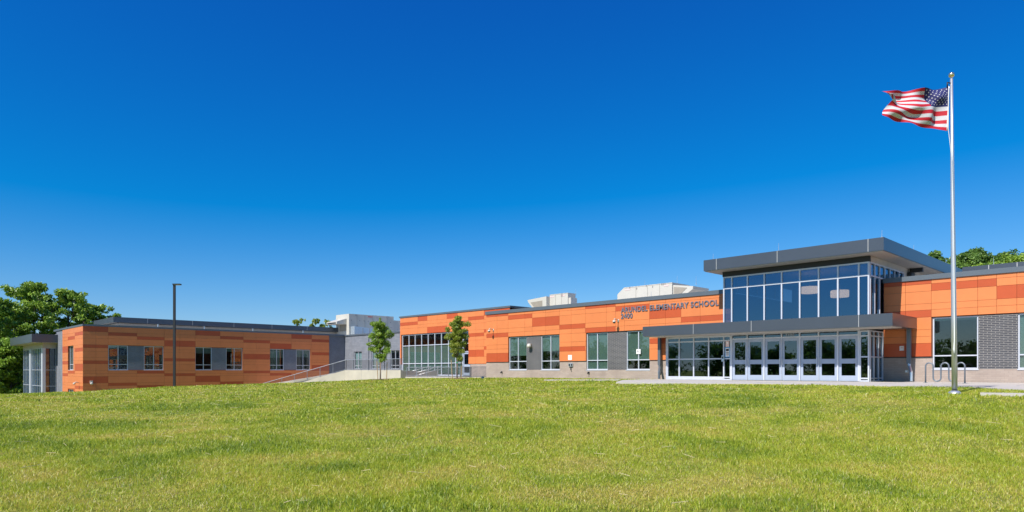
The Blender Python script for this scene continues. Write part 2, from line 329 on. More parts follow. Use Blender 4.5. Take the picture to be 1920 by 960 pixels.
def window(parent, ax_, pos, a0, a1, z0, z1, mulls, trans, blinds=(), d=-.06, fw=.055, glass='glass', frame='alu', sill=True, name='window', bm='blind', back=None):
    """frame standing in an opening; glass pane and roller blind are its own pieces"""
    f = MB(); fm = M[frame]; D0, D1 = d-.10, d+.02
    pbox(f, ax_, pos, a0, a0+fw, z0, z1, D0, D1, fm); pbox(f, ax_, pos, a1-fw, a1, z0, z1, D0, D1, fm)
    pbox(f, ax_, pos, a0+fw, a1-fw, z0, z0+fw*1.15, D0, D1, fm); pbox(f, ax_, pos, a0+fw, a1-fw, z1-fw, z1, D0, D1, fm)
    for m_ in mulls: pbox(f, ax_, pos, m_-fw*.5, m_+fw*.5, z0+fw*1.15, z1-fw, D0+.003, D1-.003, fm)
    xs = [a0+fw]+sorted(mulls)+[a1-fw]
    for t in trans:
        for i, (x0, x1) in enumerate(zip(xs, xs[1:])):
            pbox(f, ax_, pos, x0+(fw*.5 if i else 0), x1-(fw*.5 if i < len(xs)-2 else 0), t-fw*.5, t+fw*.5, D0+.006, D1-.006, fm)
    if sill: pbox(f, ax_, pos, a0-.02, a1+.02, z0-.045, z0-.002, D0, .055, fm)
    w = f.build(name, parent)
    p = MB(); pbox(p, ax_, pos, a0+fw*.4, a1-fw*.4, z0+fw*.4, z1-fw*.4, d-.045, d-.035, M[glass]); p.build('pane', w)
    if blinds:
        b = MB()
        for (x0, x1, y0, y1) in blinds: pbox(b, ax_, pos, x0, x1, y0, y1, d-.085, d-.078, M[bm])
        b.build('roller_blind', w)
    return w
# ---------------------------------------------------------------- the school
school = thing('school_building', 'long single storey elementary school clad in orange and rust panels with glazed entrance tower', 'school', (0,0,0))
# masses: windows look into shallow rooms closed by a back wall, floors and ceilings
VM = 35.; VR = 36.; VT = 34.; VL = 42.; VG = 43.6; UW = -75.2; VS = 15.31
ORZ = 1.17
winM = [(-36.46,-34.60,.57,3.02),(-33.15,-31.33,.57,3.02),(-28.93,-27.15,.57,3.02),(-25.66,-23.87,.57,3.02)]
gapM = [(-34.60,-33.15),(-27.15,-25.66)]
winR = [(-8.87,-7.08,.60,3.0),(-5.64,-3.75,.60,3.0),(-1.0,1.0,.60,3.0)]
opsM = winM+[(a,b_,.57,3.02) for a,b_ in gapM]
b = MB(); wall(b, 'v', VM, -38.96, -18.42, ORZ, 4.88, [(o[0],o[1],ORZ,3.02) for o in opsM]+[(-22.8,-18.42,ORZ,2.9)], M['joint'])
b.build('backing_wall', school); b = MB(); wall(b, 'v', VR, -10.97, 6, ORZ, 4.80, [(o[0],o[1],ORZ,3.0) for o in winR]+[(-7.08,-5.64,ORZ,3.0)], M['joint'])
b.build('backing_wall', school); b = MB(); b.box(-38.96,-38.7,VM+.31,VG,-.6,4.88,M['joint'])
# left, taller section
b.build('backing_wall', school); b = MB(); wall(b, 'v', VL, -60.79, -43.6, 1.15, 6.2, [(-60.5,-49.15,1.15,4.33)], M['joint'])
b.box(-43.9,-43.6,VL+.01,62,1.15,6.2,M['joint']); b.box(-60.79,-60.5,VL+.31,62,-.6,6.2,M['joint'])
# wing
winW = [(17.41,19.15,.57,3.0),(20.61,22.45,.57,3.0),(25.60,27.32,.57,3.0),(28.86,30.66,.57,3.0),(33.83,35.54,.57,3.0),(37.08,38.85,.57,3.0)]
gapW = [(19.15,20.61),(27.32,28.86),(35.54,37.08)]
lowW = [(17.41,19.15,-2.4,-1.28),(20.61,22.45,-2.4,-1.28)]
b.build('backing_wall', school); b = MB(); wall(b, 'u', UW, VS, 41.36, -4, 4.82, winW+lowW+[(a,b_,.57,3.0) for a,b_ in gapW], M['joint'])
winS = [(-81.70,-80.15,.57,3.03),(-80.15,-78.60,.57,3.03)]
b.build('backing_wall', school); b = MB(); wall(b, 'v', VS, -84.34, UW-.301, -4, 4.82, [(-81.70,-79.2,.57,3.03),(-81.70,-79.2,-2.4,-1.4)], M['joint'])
b.build('backing_wall', school)
# tan base
t = MB(); wall(t, 'v', VM-.03, -38.99, -22.02, -.5, ORZ-.03, [(o[0],o[1],o[2],2) for o in opsM], M['tan'], -.33, 0)
t.build('brick_base', school); t = MB(); wall(t, 'v', VR-.03, -10.97, 6, -.5, ORZ-.03, [(o[0],o[1],o[2],2) for o in winR]+[(-7.08,-5.64,.6,2)], M['tan'], -.33, 0)
t.build('brick_base', school); t = MB(); wall(t, 'v', VL-.03, -49.1, -43.6, -.5, 1.12, [], M['tan'], -.3, 0)
t.build('brick_base', school)
for a0,a1,V_ in ((-38.99,-36.46,VM),(-31.33,-28.93,VM),(-23.87,-22.1,VM),(-10.97,-8.87,VR),(-3.75,-1,VR)): t = MB(); t.box(a0,a1,V_-.07,V_-.0305,ORZ-.028,ORZ+.004,M['dark']); t.build('drip_trim', school)
for a0,a1 in gapM: t = MB(); t.box(a0,a1,VM-.055,VM,3.02,3.06,M['dark']); t.build('drip_trim', school)
# brick piers between paired windows
for a0,a1 in gapM:
    t = MB(); t.box(a0,a1,VM-.01,VM+.25,.57,3.018,M['brick']); t.build('brick_infill', school)
t = MB(); t.box(-7.08,-5.64,VR-.01,VR+.25,.60,2.998,M['brick']); t.build('brick_infill', school)
for a0,a1 in gapW:
    t = MB(); t.box(UW-.25,UW-.02,a0,a1,.57,2.998,M['bbrick']); t.build('brick_infill', school)
# orange cladding, right-hand main section
CM = [1.17,1.85,2.17,2.49,3.06,3.38,3.70,4.34,4.66,4.88]
cM = [(-38.96,-36.50,[(4.66,4.88),(3.06,3.38),(1.17,1.85)],-37.74),(-36.50,-33.98,[(4.34,4.66)],-34.74),(-33.98,-31.33,[(3.70,4.34)],-32.65),
      (-31.33,-29.0,[(3.38,3.70),(1.85,2.17)],-30.25),(-29.0,-26.48,[(4.66,4.88),(3.06,3.38)],-27.22),(-26.48,-23.88,[(4.34,4.66)],-25.77),
      (-23.88,-21.65,[(3.70,4.34),(2.17,2.49)],-22.73),(-21.65,-18.45,[(3.38,3.70)],-20.38)]
cladding(school,'panel_cladding','v',VM,cM,CM,None,[(o[0],o[1],0,3.02) for o in opsM]+[(-22.04,-18.3,0,2.6)])
CR = [1.19,1.82,2.14,2.46,3.04,3.38,3.68,4.26,4.60,4.80]
cR = [(-10.94,-8.91,[(4.60,4.80),(3.04,3.38),(1.16,1.82)],-9.99),(-8.91,-6.39,[(4.26,4.60)],-7.09),(-6.39,-4.2,[(3.68,4.26)],-5.67),(-4.2,-1.7,[(3.38,3.68),(1.82,2.14)],-2.9),(-1.7,1.2,[(4.26,4.60)],None),(1.2,3.6,[(3.04,3.38)],None)]
cladding(school,'panel_cladding','v',VR,cR,CR,None,[(o[0],o[1],0,3.02) for o in winR]+[(-7.1,-5.62,0,3.02)])
CL = [1.15,1.83,2.48,2.78,3.42,3.75,4.08,4.37,5.0,5.33,5.67,6.2]
cL = [(-60.79,-57.57,[(5.33,5.67)],-59.16),(-57.57,-55.91,[(5.67,6.2)],None),(-55.91,-52.69,[(4.37,5.0)],-54.25),(-52.69,-51.0,[(5.67,6.2)],None),(-51.0,-49.39,[(5.0,5.33)],None),
      (-49.39,-47.1,[(5.33,5.67),(3.75,4.08),(1.83,2.48)],-48.27),(-47.1,-43.6,[(5.67,6.2),(4.08,4.37),(2.48,2.78)],-46.4)]
cladding(school,'panel_cladding','v',VL,cL,CL,None,[(-60.6,-49.35,0,4.35)])
CW = [-3.4,-2.5,-1.7,-1.3,-1.0,-.72,-.07,.21,.48,1.16,1.48,1.78,2.38,2.72,3.03,3.65,3.97,4.29,4.82]
cW = [(15.25,17.39,[(4.29,4.84),(2.72,3.03),(1.16,1.48),(-.72,-.07)],16.34),(17.39,19.96,[(3.97,4.29),(-1.0,-.72)],None),(19.96,22.53,[(3.65,3.97),(.21,.48),(-1.3,-1.0)],None),
      (22.53,25.6,[(3.03,3.65),(1.48,1.78),(-.07,.21)],23.99),(25.6,28.2,[(4.29,4.84),(-.72,-.07)],None),(28.2,30.75,[(3.97,4.29),(-1.0,-.72)],None),
      (30.75,33.84,[(3.65,3.97),(1.78,2.38),(.21,.48)],32.21),(33.84,36.45,[(3.03,3.65),(-.07,.21)],None),(36.45,39.04,[(4.29,4.84)],None),(39.04,41.36,[(3.97,4.29),(2.38,2.72),(.48,1.16)],None)]
cladding(school,'panel_cladding','u',UW,cW,CW,None,[(o[0],o[1],o[2]-.03,o[3]) for o in winW+[(a,b_,.57,3.0) for a,b_ in gapW]+lowW])
cS = [(-84.34,-81.7,[(2.38,3.03),(-.07,.21),(1.16,1.48),(-2.5,-1.7)],-83.3),(-81.7,-78.56,[(3.65,3.97),(.21,.48),(-1.7,-1.3)],None),(-78.56,-75.16,[(3.97,4.29),(2.38,2.72),(.48,1.16),(-1.3,-1.0)],None)]
cladding(school,'panel_cladding','v',VS,cS,CW,None,[(-81.70,-79.2,.54,3.03),(-81.70,-79.2,-2.4,-1.4)])
# windows
def blindpair(a0,a1,zb,zt): c=(a0+a1)/2; return [(a0+.03,c-.004,zb,zt),(c+.004,a1-.03,zb,zt)]
zb = [1.62,1.9,.62,1.15]
for (a0,a1,z0,z1),q in zip(winM,zb):
    window(school,'v',VM,a0,a1,z0,z1,[(a0+a1)/2],[1.2],blindpair(a0,a1,q,z1-.03))
for i,(a0,a1,z0,z1) in enumerate(winR):
    window(school,'v',VR,a0,a1,z0,z1,[(a0+a1)/2],[1.22],blindpair(a0,a1,[2.85,.65,.65][i],z1-.03))
for i,(a0,a1,z0,z1) in enumerate(winW):
    window(school,'u',UW,a0,a1,z0,z1,[(a0+a1)/2],[1.12],blindpair(a0,a1,[2.7,2.8,2.35,2.6,2.0,2.1][i],z1-.03))
for (a0,a1,z0,z1) in lowW: window(school,'u',UW,a0,a1,z0,z1,[(a0+a1)/2],[])
window(school,'v',VS,-81.70,-79.2,.57,3.03,[-80.4],[1.12],[(-81.6,-80.5,.62,2.98)],d=-.14)
window(school,'v',VS,-81.70,-79.2,-2.4,-1.4,[-80.4],[])
# grey block wing behind the ramp
g = MB()
winG = [(-73.1,-71.3,.68,2.84),(-69.15,-67.35,.68,2.84),(-65.2,-63.35,.68,2.84)]
wall(g,'v',VG,UW-.28,-60.79,-2,4.80,winG,M['gbrick'])
g.build('grey_block_wall', school)
g = MB(); g.box(UW-.5,UW-.12,41.38,VG-.002,-2.5,4.80,M['bbrick']); g.build('grey_brick_return', school); g = MB(); g.box(-84.30-3.4,-84.36,VS-.0,VS+.3,-4,4.82,M['gbrick']); g.build('grey_brick_return', school)
for (a0,a1,z0,z1) in winG: window(school,'v',VG,a0,a1,z0,z1,[(a0+a1)/2],[1.1],blindpair(a0,a1,2.6,z1-.03),d=-.12)
for x in (-69.65,-66.3): g = MB(); g.tube([(x,VG-.06,-.5),(x,VG-.06,4.8)],.04,M['coping']); g.build('downspout', school)
# curtain wall of the left section
mu = [-59.3,-58.19,-57.05,-55.91,-54.79,-53.7,-52.56,-51.44,-50.28]
bl = []
xs = [-60.45]+mu
for x0,x1 in zip(xs,xs[1:]): bl.append((x0+.004,x1-.004,.2,3.12))
cw = window(school,'v',VL,-60.5,-50.28,.02,4.33,mu[:-1],[1.25,3.15],bl,fw=.075,name='curtain_wall',glass='glass')
window(school,'v',VL,-50.27,-49.16,2.32,4.33,[],[3.15],[],fw=.06,name='transom_window',sill=False)
def door(parent, ax_, pos, a0, a1, z0, z1, hand, frame='doorm', glass='dglass', d=-.03):
    f = MB(); st = .17; fm = M[frame]; D0,D1 = d-.05,d
    pbox(f,ax_,pos,a0,a0+st*.72,z0,z1,D0,D1,fm); pbox(f,ax_,pos,a1-st*.72,a1,z0,z1,D0,D1,fm)
    x0,x1 = a0+st*.72,a1-st*.72
    pbox(f,ax_,pos,x0,x1,z1-.15,z1,D0,D1,fm); pbox(f,ax_,pos,x0,x1,z0,z0+.27,D0,D1,fm); pbox(f,ax_,pos,x0,x1,z0+.85,z0+1.08,D0,D1,fm)
    o = f.build('door', parent)
    p = MB(); pbox(p,ax_,pos,x0-.02,x1+.02,z0+.2,z1-.1,d-.03,d-.02,M[glass]); p.build('pane', o)
    h = MB(); hx = a1-.07 if hand > 0 else a0+.07; s = -1 if ax_ == 'v' else 1
    def pt(a,z,dd): return (a,pos-dd,z) if ax_ == 'v' else (pos+dd,a,z)
    h.tube([pt(hx,z0+.80,d),pt(hx,z0+.80,d+.07),pt(hx,z0+1.16,d+.07),pt(hx,z0+1.16,d)],.014,M['steel']); h.build('handle', o)
    return o
door(school,'v',VL,-50.2,-49.2,.03,2.26,-1)
# copings
def part1(name, *boxes):
    for bx_ in boxes:
        c_ = MB(); c_.box(*bx_); c_.build(name, school)
c = MB()
c.box(-39.05,-18.42,VM-.12,VM+.4,4.86,5.10,M['coping']); c.box(-39.05,-38.6,VM+.402,VG,4.86,5.10,M['coping'])
c.box(-10.97,6.2,VR-.12,VR+.4,4.80,5.03,M['coping'])
c.box(-60.9,-43.5,VL-.12,VL+.4,6.2,6.37,M['coping']); c.box(-43.9,-43.5,VL+.402,62,6.2,6.37,M['coping'])
c.box(UW-.4,UW+.10,VS-.1,VG-.12,4.82,5.0,M['coping']); c.box(UW-13.5,UW-.402,VS-.1,VS+.4,4.82,5.0,M['coping'])
c.box(UW-.4,-60.95,VG-.1,VG+.4,4.80,4.97,M['coping'])
c.build('roof_coping', school)
r = MB()
r.box(-38.6,-18.5,VM+.4,60,4.55,4.75,M['roof']); r.box(-10.9,6,VR+.4,60,4.3,4.5,M['roof']); r.box(-60.5,-43.9,VL+.4,62,5.8,6.0,M['roof'])
r.box(-105,UW-.42,VS+.4,70,4.4,4.6,M['roof']); r.box(UW-.4,-60.8,VG+.4,62,4.4,4.6,M['roof']); r.box(-43.5,-38.62,VG+3,62,4.4,4.6,M['roof'])
r.box(-18.4,-11,43.2,60,4.5,4.7,M['roof'])
r.build('flat_roof', school)
class _I:
    def box(s_,*a): m_ = MB(); m_.box(*a); m_.build('interior_room', school)
    def build(s_,*a): pass
i = _I()                                   # rooms seen through the glass
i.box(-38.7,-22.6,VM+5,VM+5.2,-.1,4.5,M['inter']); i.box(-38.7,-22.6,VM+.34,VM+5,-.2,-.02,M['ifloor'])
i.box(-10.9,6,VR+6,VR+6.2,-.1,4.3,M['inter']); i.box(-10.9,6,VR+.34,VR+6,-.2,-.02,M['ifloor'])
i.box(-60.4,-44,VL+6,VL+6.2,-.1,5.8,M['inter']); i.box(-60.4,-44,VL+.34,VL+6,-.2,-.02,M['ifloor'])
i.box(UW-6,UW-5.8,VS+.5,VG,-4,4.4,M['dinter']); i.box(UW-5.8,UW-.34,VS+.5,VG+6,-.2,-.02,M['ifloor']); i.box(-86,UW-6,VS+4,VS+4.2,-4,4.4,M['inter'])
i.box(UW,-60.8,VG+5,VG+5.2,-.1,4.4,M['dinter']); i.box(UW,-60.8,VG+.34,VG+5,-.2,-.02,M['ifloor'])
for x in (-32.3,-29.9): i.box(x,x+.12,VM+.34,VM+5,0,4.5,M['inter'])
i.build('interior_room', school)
# upper volume behind the wing: fascia, wall strip and soffit
s = MB()
s.box(-86.8,-79.6,19.4,60,4.5,5.52,M['soffit']); s.build('clerestory_wall', school)
s = MB(); s.box(-87.3,-79.0,18.76,61,5.55,6.10,M['fascia'])
for k in range(8): s.box(-79.0,-78.99,22+k*4.6,22.04+k*4.6,5.56,6.09,M['seam'])
s.build('upper_roof_fascia', school)
s = MB(); s.box(-9.4,8,44,44.3,4.5,6.28,M['fascia']); s.box(-9.4,8,44.3,60,6.0,6.2,M['roof'])
for k in range(8): s.box(-8.2+k*1.25,-8.16+k*1.25,43.99,44.0,4.6,6.27,M['seam'])
s.build('rear_roof_fascia', school)
# ---- glazed corner bay on the far left
Ub = -87.8; vf = 14.06
bx = MB(); bx.box(-101.5,-86.9,12.95,VS+.0,3.54,4.42,M['fascia']); bx.box(-101.5,-88,VS+.002,24,3.6,4.38,M['fascia']); bx.build('bay_roof', school)
bx = MB(); bx.box(-101.45,-86.95,13.0,VS-.01,3.50,3.538,M['soffit']); bx.box(-100.27,Ub,vf+.02,VS,2.98,3.499,M['soffit']); bx.build('bay_soffit', school)
window(school,'v',vf,-100.27,-95.3,-3.5,2.97,[-99.2,-98.2,-97.2,-96.2],[-1.2,.57],[],fw=.04,name='bay_window',glass='dglass',sill=False)
window(school,'v',vf,-94.4,-88.55,-3.5,2.97,[-93.3,-92.2,-91.1,-90,-89.2],[-1.2,.57],[],fw=.04,name='bay_window',glass='dglass',sill=False)
window(school,'u',Ub,vf+.25,VS-.02,-3.5,2.97,[],[-1.2,.57],[],fw=.04,name='bay_window',glass='dglass',sill=False)
bx = MB(); bx.box(Ub-.7,Ub,vf-.02,vf+.24,-3.5,2.975,M['alu']); bx.build('bay_column', school); bx = MB(); bx.box(-95.28,-94.42,vf-.1,vf+.2,-3.5,2.975,M['alu']); bx.build('bay_column', school)
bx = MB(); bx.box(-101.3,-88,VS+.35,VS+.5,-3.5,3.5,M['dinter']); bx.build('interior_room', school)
# ---- entrance tower
UL,UR = -18.42,-10.97; LL = -22.0
mt = [-21.19,-20.25,-19.31,-18.39,-17.92]
dm = [-17.02,-16.09,-15.16,-14.23,-13.30,-12.39]
# lower storefront left of the doors
window(school,'v',VT,LL,-17.96,.0,2.43,[-21.19,-20.25,-19.31,-18.39],[.16,1.18,2.17],[],fw=.065,glass='dglass',name='storefront_window',sill=False,d=0)
k = MB(); k.box(LL+.07,-18.43,VT-.025,VT-.021,.01,.125,M['alu']); k.build('kick_panel', school)
# doors: seven leaves with transom lights
ed = [-17.92]+dm+[-11.44]
f = MB()
for i,e in enumerate(ed):
    w = .065 if i in (0,2,4,6,7) else .02
    f.box(e-w/2,e+w/2,VT-.04,VT+.10,.02,2.20,M['alu'])
    f.box(e-.03,e+.03,VT-.04,VT+.10,2.262,2.43,M['alu'])
f.box(-17.95,-11.41,VT-.045,VT+.10,2.20,2.262,M['alu']); f.box(-17.95,-11.41,VT-.04,VT+.10,2.431,2.53,M['alu']); f.box(LL,-17.96,VT-.04,VT+.10,2.431,2.53,M['alu'])
f.build('door_frame', school)
for i,(a,b_) in enumerate(zip(ed,ed[1:])):
    door(school,'v',VT,a+(.035 if i in (0,2,4,6) else .012),b_-(.035 if i in (1,3,5,6) else .012),.02,2.195,1 if i in (0,2,4,6) else -1)
p = MB(); p.box(-17.95,-11.41,VT+.03,VT+.04,2.25,2.44,M['dglass']); p.build('transom_pane', school)
window(school,'v',VT,-11.41,UR,.0,2.43,[],[.16,1.18,2.17],[],fw=.065,glass='dglass',name='storefront_window',sill=False,d=0)
window(school,'u',UR,VT+.12,VR-.08,.0,2.43,[VT+.65,VT+1.3],[.16,1.18,2.17],[],fw=.05,glass='dglass',name='storefront_window',sill=False,d=0)
f = MB(); f.box(LL-.06,LL-.001,VT-.045,VM-.1,0,2.43,M['alu']); f.build('jamb', school)
# upper glazing
um = [-17.92,-17.02,-16.09,-15.16,-14.23,-13.30,-12.39,-11.44]
window(school,'v',VT,UL,UR,2.9,5.66,um,[5.02],[],fw=.07,glass='tglass',name='tower_glazing',sill=False,d=0)
sv = [34.75,35.45,36.2,36.95,37.7,38.4]
window(school,'u',UR,VT+.12,39.2,2.9,5.66,sv,[5.02],[],fw=.06,glass='tglass',name='tower_glazing',sill=False,d=0)
o_ = MB()                                  # far (left) flank of the tower above the main roof, glazed too
o_.box(UL-.02,UL+.1,VT+.12,VT+.2,4.9,5.66,M['alu'])
for v_ in (35.4,36.6,37.8,39.0,40.2): o_.box(UL-.02,UL+.1,v_,v_+.08,4.9,5.66,M['alu'])
o_.box(UL+.02,UL+.03,VT+.2,41,4.9,5.66,M['tglass']); o_.build('tower_flank_glazing', school)
hb = MB(); hb.box(UL-.03,UR+.03,VT-.03,VT+.12,5.665,5.93,M['dark']); hb.box(UR-.1,UR+.03,VT+.121,39.2,5.665,5.93,M['soffit']); hb.box(UR-.25,UR+.0,39.21,43,4.5,5.93,M['soffit'])
hb.box(UL-.03,UL+.1,VT+.121,43,5.665,5.93,M['soffit']); hb.box(UL,UR-.26,42.8,43,0,5.93,M['dinter']); hb.box(UL-.2,UL,VM+.5,42.8,0,4.88,M['dinter']); hb.build('tower_head_wall', school)
rf = MB(); rf.box(-19.10,-10.08,33.1,49.3,5.97,6.56,M['fascia'])
for x in (-18.35,-15.0,-10.75,-12.0+.0)[:3]: rf.box(x,x+.03,33.088,33.1,5.972,6.558,M['seam'])
rf.build('tower_roof', school)
rf = MB(); rf.box(-19.05,-10.13,33.14,49.2,5.935,5.966,M['soffit']); rf.build('tower_soffit', school)
rf = MB(); rf.box(-10.9,-10.3,39.9,40.1,5.72,5.93,M['dark']); rf.box(-10.95,-10.75,39.7,40.3,4.5,5.72,M['dark']); rf.build('roof_bracket', school)
# lobby inside
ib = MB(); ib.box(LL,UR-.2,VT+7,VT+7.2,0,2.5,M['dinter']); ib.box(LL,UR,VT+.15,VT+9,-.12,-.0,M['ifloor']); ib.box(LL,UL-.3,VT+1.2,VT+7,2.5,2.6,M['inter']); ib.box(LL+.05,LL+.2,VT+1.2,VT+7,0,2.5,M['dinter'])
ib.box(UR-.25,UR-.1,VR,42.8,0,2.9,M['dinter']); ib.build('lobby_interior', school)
# canopy over the doors
cn = MB(); cn.box(-22.57,-9.50,32.35,33.93,2.50,3.05,M['fascia']); cn.box(-23.12,UL-.05,33.932,VM-.08,2.54,3.04,M['fascia']); cn.box(UR+.08,-9.50,33.932,VR-.08,2.51,3.04,M['fascia']); cn.box(UL-.04,UR+.04,33.931,VT-.05,2.55,3.0,M['fascia'])
for x in (-19.3,-16.0,-10.9): cn.box(x,x+.025,32.34,32.35,2.502,3.048,M['seam'])
cn.build('entrance_canopy', school)
cn = MB(); cn.box(-22.5,-9.56,32.4,33.9,2.46,2.498,M['soffit']); cn.build('canopy_soffit', school)
for ux,vx in ((-23.0,34.72),(-9.78,35.72)):  # downspouts at both canopy ends
    d = MB(); d.box(ux-.09,ux+.09,vx-.07,vx+.07,.85,2.5,M['coping']); d.tube([(ux,vx,.86),(ux+.02,vx-.02,.72),(ux+.16,vx-.28,.42),(ux+.17,vx-.30,.03)],.075,M['galv' if ux>-15 else 'coping'],10); d.build('downspout', school)
# raised letters
def lettering(txt, u0, u1, zb, size, name, lmat='letter', yb=None):
    cu = bpy.data.curves.new(name, 'FONT'); cu.body = txt; cu.size = 1; cu.extrude = .02; cu.offset = .022; cu.space_character = 1.10
    ob = bpy.data.objects.new(name, cu); COL.objects.link(ob); bpy.context.view_layer.update()
    me_ = bpy.data.meshes.new_from_object(ob.evaluated_get(bpy.context.evaluated_depsgraph_get())); COL.objects.unlink(ob); bpy.data.objects.remove(ob)
    n = len(me_.vertices); co = np.empty(n*3); me_.vertices.foreach_get('co', co); co = co.reshape(-1,3)
    w = co[:,0].max()-co[:,0].min(); h = co[:,1].max()-co[:,1].min()
    x = (co[:,0]-co[:,0].min())/w*(u1-u0)+u0; z = (co[:,1]-co[:,1].min())/h*size+zb
    y = (VM-.09 if yb is None else yb)-co[:,2]*(.9 if yb is None else .1)
    co = np.stack([x,y,z],1); par = list(range(n))
    def find(a_):
        while par[a_] != a_: par[a_] = par[par[a_]]; a_ = par[a_]
        return a_
    for e_ in me_.edges: par[find(e_.vertices[0])] = find(e_.vertices[1])
    isl = {}
    for p_ in me_.polygons: isl.setdefault(find(p_.vertices[0]),[]).append(tuple(p_.vertices))
    # front, back and side shells of one character overlap in x: join them
    items = sorted(isl.values(), key=lambda fs_: min(co[v_][0] for f_ in fs_ for v_ in f_)); chars = []
    for fs_ in items:
        lo = min(co[v_][0] for f_ in fs_ for v_ in f_); hi = max(co[v_][0] for f_ in fs_ for v_ in f_)
        if chars and lo < chars[-1][1]-.02: chars[-1][0].extend(fs_); chars[-1][1] = max(chars[-1][1],hi)
        else: chars.append([list(fs_),hi])
    for fs_,_h in chars:
        ids = sorted({v_ for f_ in fs_ for v_ in f_}); mp = {v_:k_ for k_,v_ in enumerate(ids)}
        lm = MB(); lm.add([tuple(co[v_]) for v_ in ids],[tuple(mp[v_] for v_ in f_) for f_ in fs_],M[lmat]); lm.build(name, school)
    bpy.data.meshes.remove(me_)
lettering('ARUNDEL ELEMENTARY SCHOOL', -26.02, -19.2, 4.22, .34, 'letter')
lettering('2400', -26.02, -25.12, 3.84, .32, 'numeral')
lettering('2400', -14.98, -14.52, 2.29, .12, 'numeral', 'ink_pale', VT+.02)
# door number above the fourth door
cu = None
# ---------------------------------------------------------------- things on the walls
def wallcam(u, z, label, v=VM-.06):
    t = thing('security_camera', label, 'camera', (u, v, z), 'security cameras on the orange wall')
    a = MB(); a.box(-.06,.06,-.02,0,-.10,.10,M['white']); a.tube([(0,-.02,.04),(0,-.30,.12),(-.0,-.42,.10),(-.0,-.44,.0)],.028,M['white'],8); a.build('bracket', t, True)
    d = MB(); d.lathe((0,-.44,0),[(.0,.02),(.09,0),(.11,-.06),(.10,-.1)],M['white'],14); d.build('housing', t, True)
    d = MB(); d.lathe((0,-.44,-.1),[(.085,.0),(.075,-.05),(.045,-.08),(.0,-.09)],M['black'],14); d.build('dome', t, True)
wallcam(-38.15, 3.62, 'white dome camera on the orange wall near the corner by the young tree')
wallcam(-26.25, 3.72, 'white dome camera on the orange wall below the number sign')
t = thing('wall_lamp', 'small cream wall lamp on the charcoal brick between two windows', 'lamp', (-34.15, VM-.012, 2.28))
a = MB(); a.box(-.09,.09,-.08,0,-.06,.16,M['stake']); a.build('backplate', t)
a = MB(); a.lathe((0,-.20,-.05),[(.0,.26),(.10,.24),(.17,.10),(.18,-.02),(.0,-.03)],M['white'],14); a.build('lamp_shade', t, True)
def notice(name, label, u, z, w, h, v, items=(), base='paper', cat='sign', ax_='v'):
    t = MB(); t.box(u-w/2,u+w/2,v-.012,v,z-h/2,z+h/2,M[base])
    for (a0,a1,b0,b1,m) in items: t.box(u-w/2+a0*w,u-w/2+a1*w,v-.016,v-.0121,z-h/2+b0*h,z-h/2+b1*h,M[m])
    o = t.build(name, loc=(u,v,z)); tag(o, label, cat); return o
lines = [(.15,.85,.70,.78,'pink'),(.15,.85,.52,.60,'pink'),(.3,.7,.2,.42,'pink')]
notice('notice_sign','white notice with pale red print on orange panel between window pairs',-30.35,1.42,.34,.34,VM-.065,lines)
notice('notice_sign','white notice on the glass of the window left of the canopy',-24.75,1.72,.32,.30,VM+.02,[(.25,.42,.3,.75,'ink'),(.58,.72,.3,.75,'ink')])
notice('notice_sign','white notice on the rust panel below right end of canopy',-10.15,1.60,.19,.22,VR-.065,[(.25,.75,.5,.8,'pink')])
notice('poster','pink poster taped above the blue bordered poster beside the doors',-18.17,1.98,.20,.32,VT+.0-.03+.02,[(.25,.75,.55,.85,'paper')],'pink','poster')
notice('poster','blue bordered white poster on glass beside the first door',-18.16,1.53,.29,.56,VT-.012,[(.12,.88,.08,.92,'paper'),(.2,.8,.62,.82,'pink'),(.2,.8,.44,.5,'ink'),(.2,.8,.30,.36,'ink'),(.2,.8,.2,.24,'ink')],'blue','poster')
for i,(u,z,w,h,b_,lab) in enumerate([(-17.45,1.64,.15,.17,'blue','round blue sticker on the first door glass'),(-17.45,1.42,.18,.18,'yellow','yellow sticker under the blue one on the first door glass'),
        (-16.50,1.52,.22,.30,'galv','pale grey sheet taped to the second door glass'),(-15.55,1.68,.22,.30,'galv','pale grey sheet taped to the third door glass'),
        (-14.62,1.66,.22,.33,'stake','buff sheet taped to the fourth door glass'),(-13.75,1.72,.22,.28,'stake','buff sheet taped to the fifth door glass'),(-12.85,1.66,.20,.26,'galv','pale grey sheet taped to the sixth door glass')]):
    notice('paper_notice',lab,u,z,w,h,VT+.085,[(.2,.8,.6,.66,'ink'),(.2,.8,.4,.46,'ink')] if i>1 else [],b_,'notice')
# call box on the storefront mullion, hose bibs and boxes on the base
t = thing('call_box','grey intercom box on the storefront mullion beside the doors','intercom',(-18.39,VT-.04,1.2))
a = MB(); a.box(-.07,.07,-.08,0,-.18,.16,M['galv']); a.build('housing', t); a = MB(); a.box(-.04,.04,-.09,-.081,-.02,.10,M['dark']); a.build('speaker_grille', t); a = MB(); a.lathe((0,-.10,-.14),[(.0,-.02),(.03,-.02),(.03,.02),(.0,.02)],M['steel'],10); a.build('button', t)
def bib(u,z,label,v=VM-.06):
    t = MB(); t.box(u-.06,u+.06,v-.05,v,z-.06,z+.06,M['dark']); t.tube([(u,v-.05,z),(u,v-.13,z-.01),(u,v-.14,z-.1)],.025,M['dark']); t.tube([(u-.05,v-.09,z+.07),(u+.05,v-.09,z+.07)],.012,M['steel'])
    tag(t.build('hose_tap',loc=(u,v,z)),label,'tap','taps on the brick base')
bib(-37.2,.40,'dark hose tap on the brick base left of the first window pair'); bib(-28.7,.38,'dark hose tap under the left window of the second window pair'); bib(-22.6,.38,'dark hose tap on the brick base beside the left downspout')
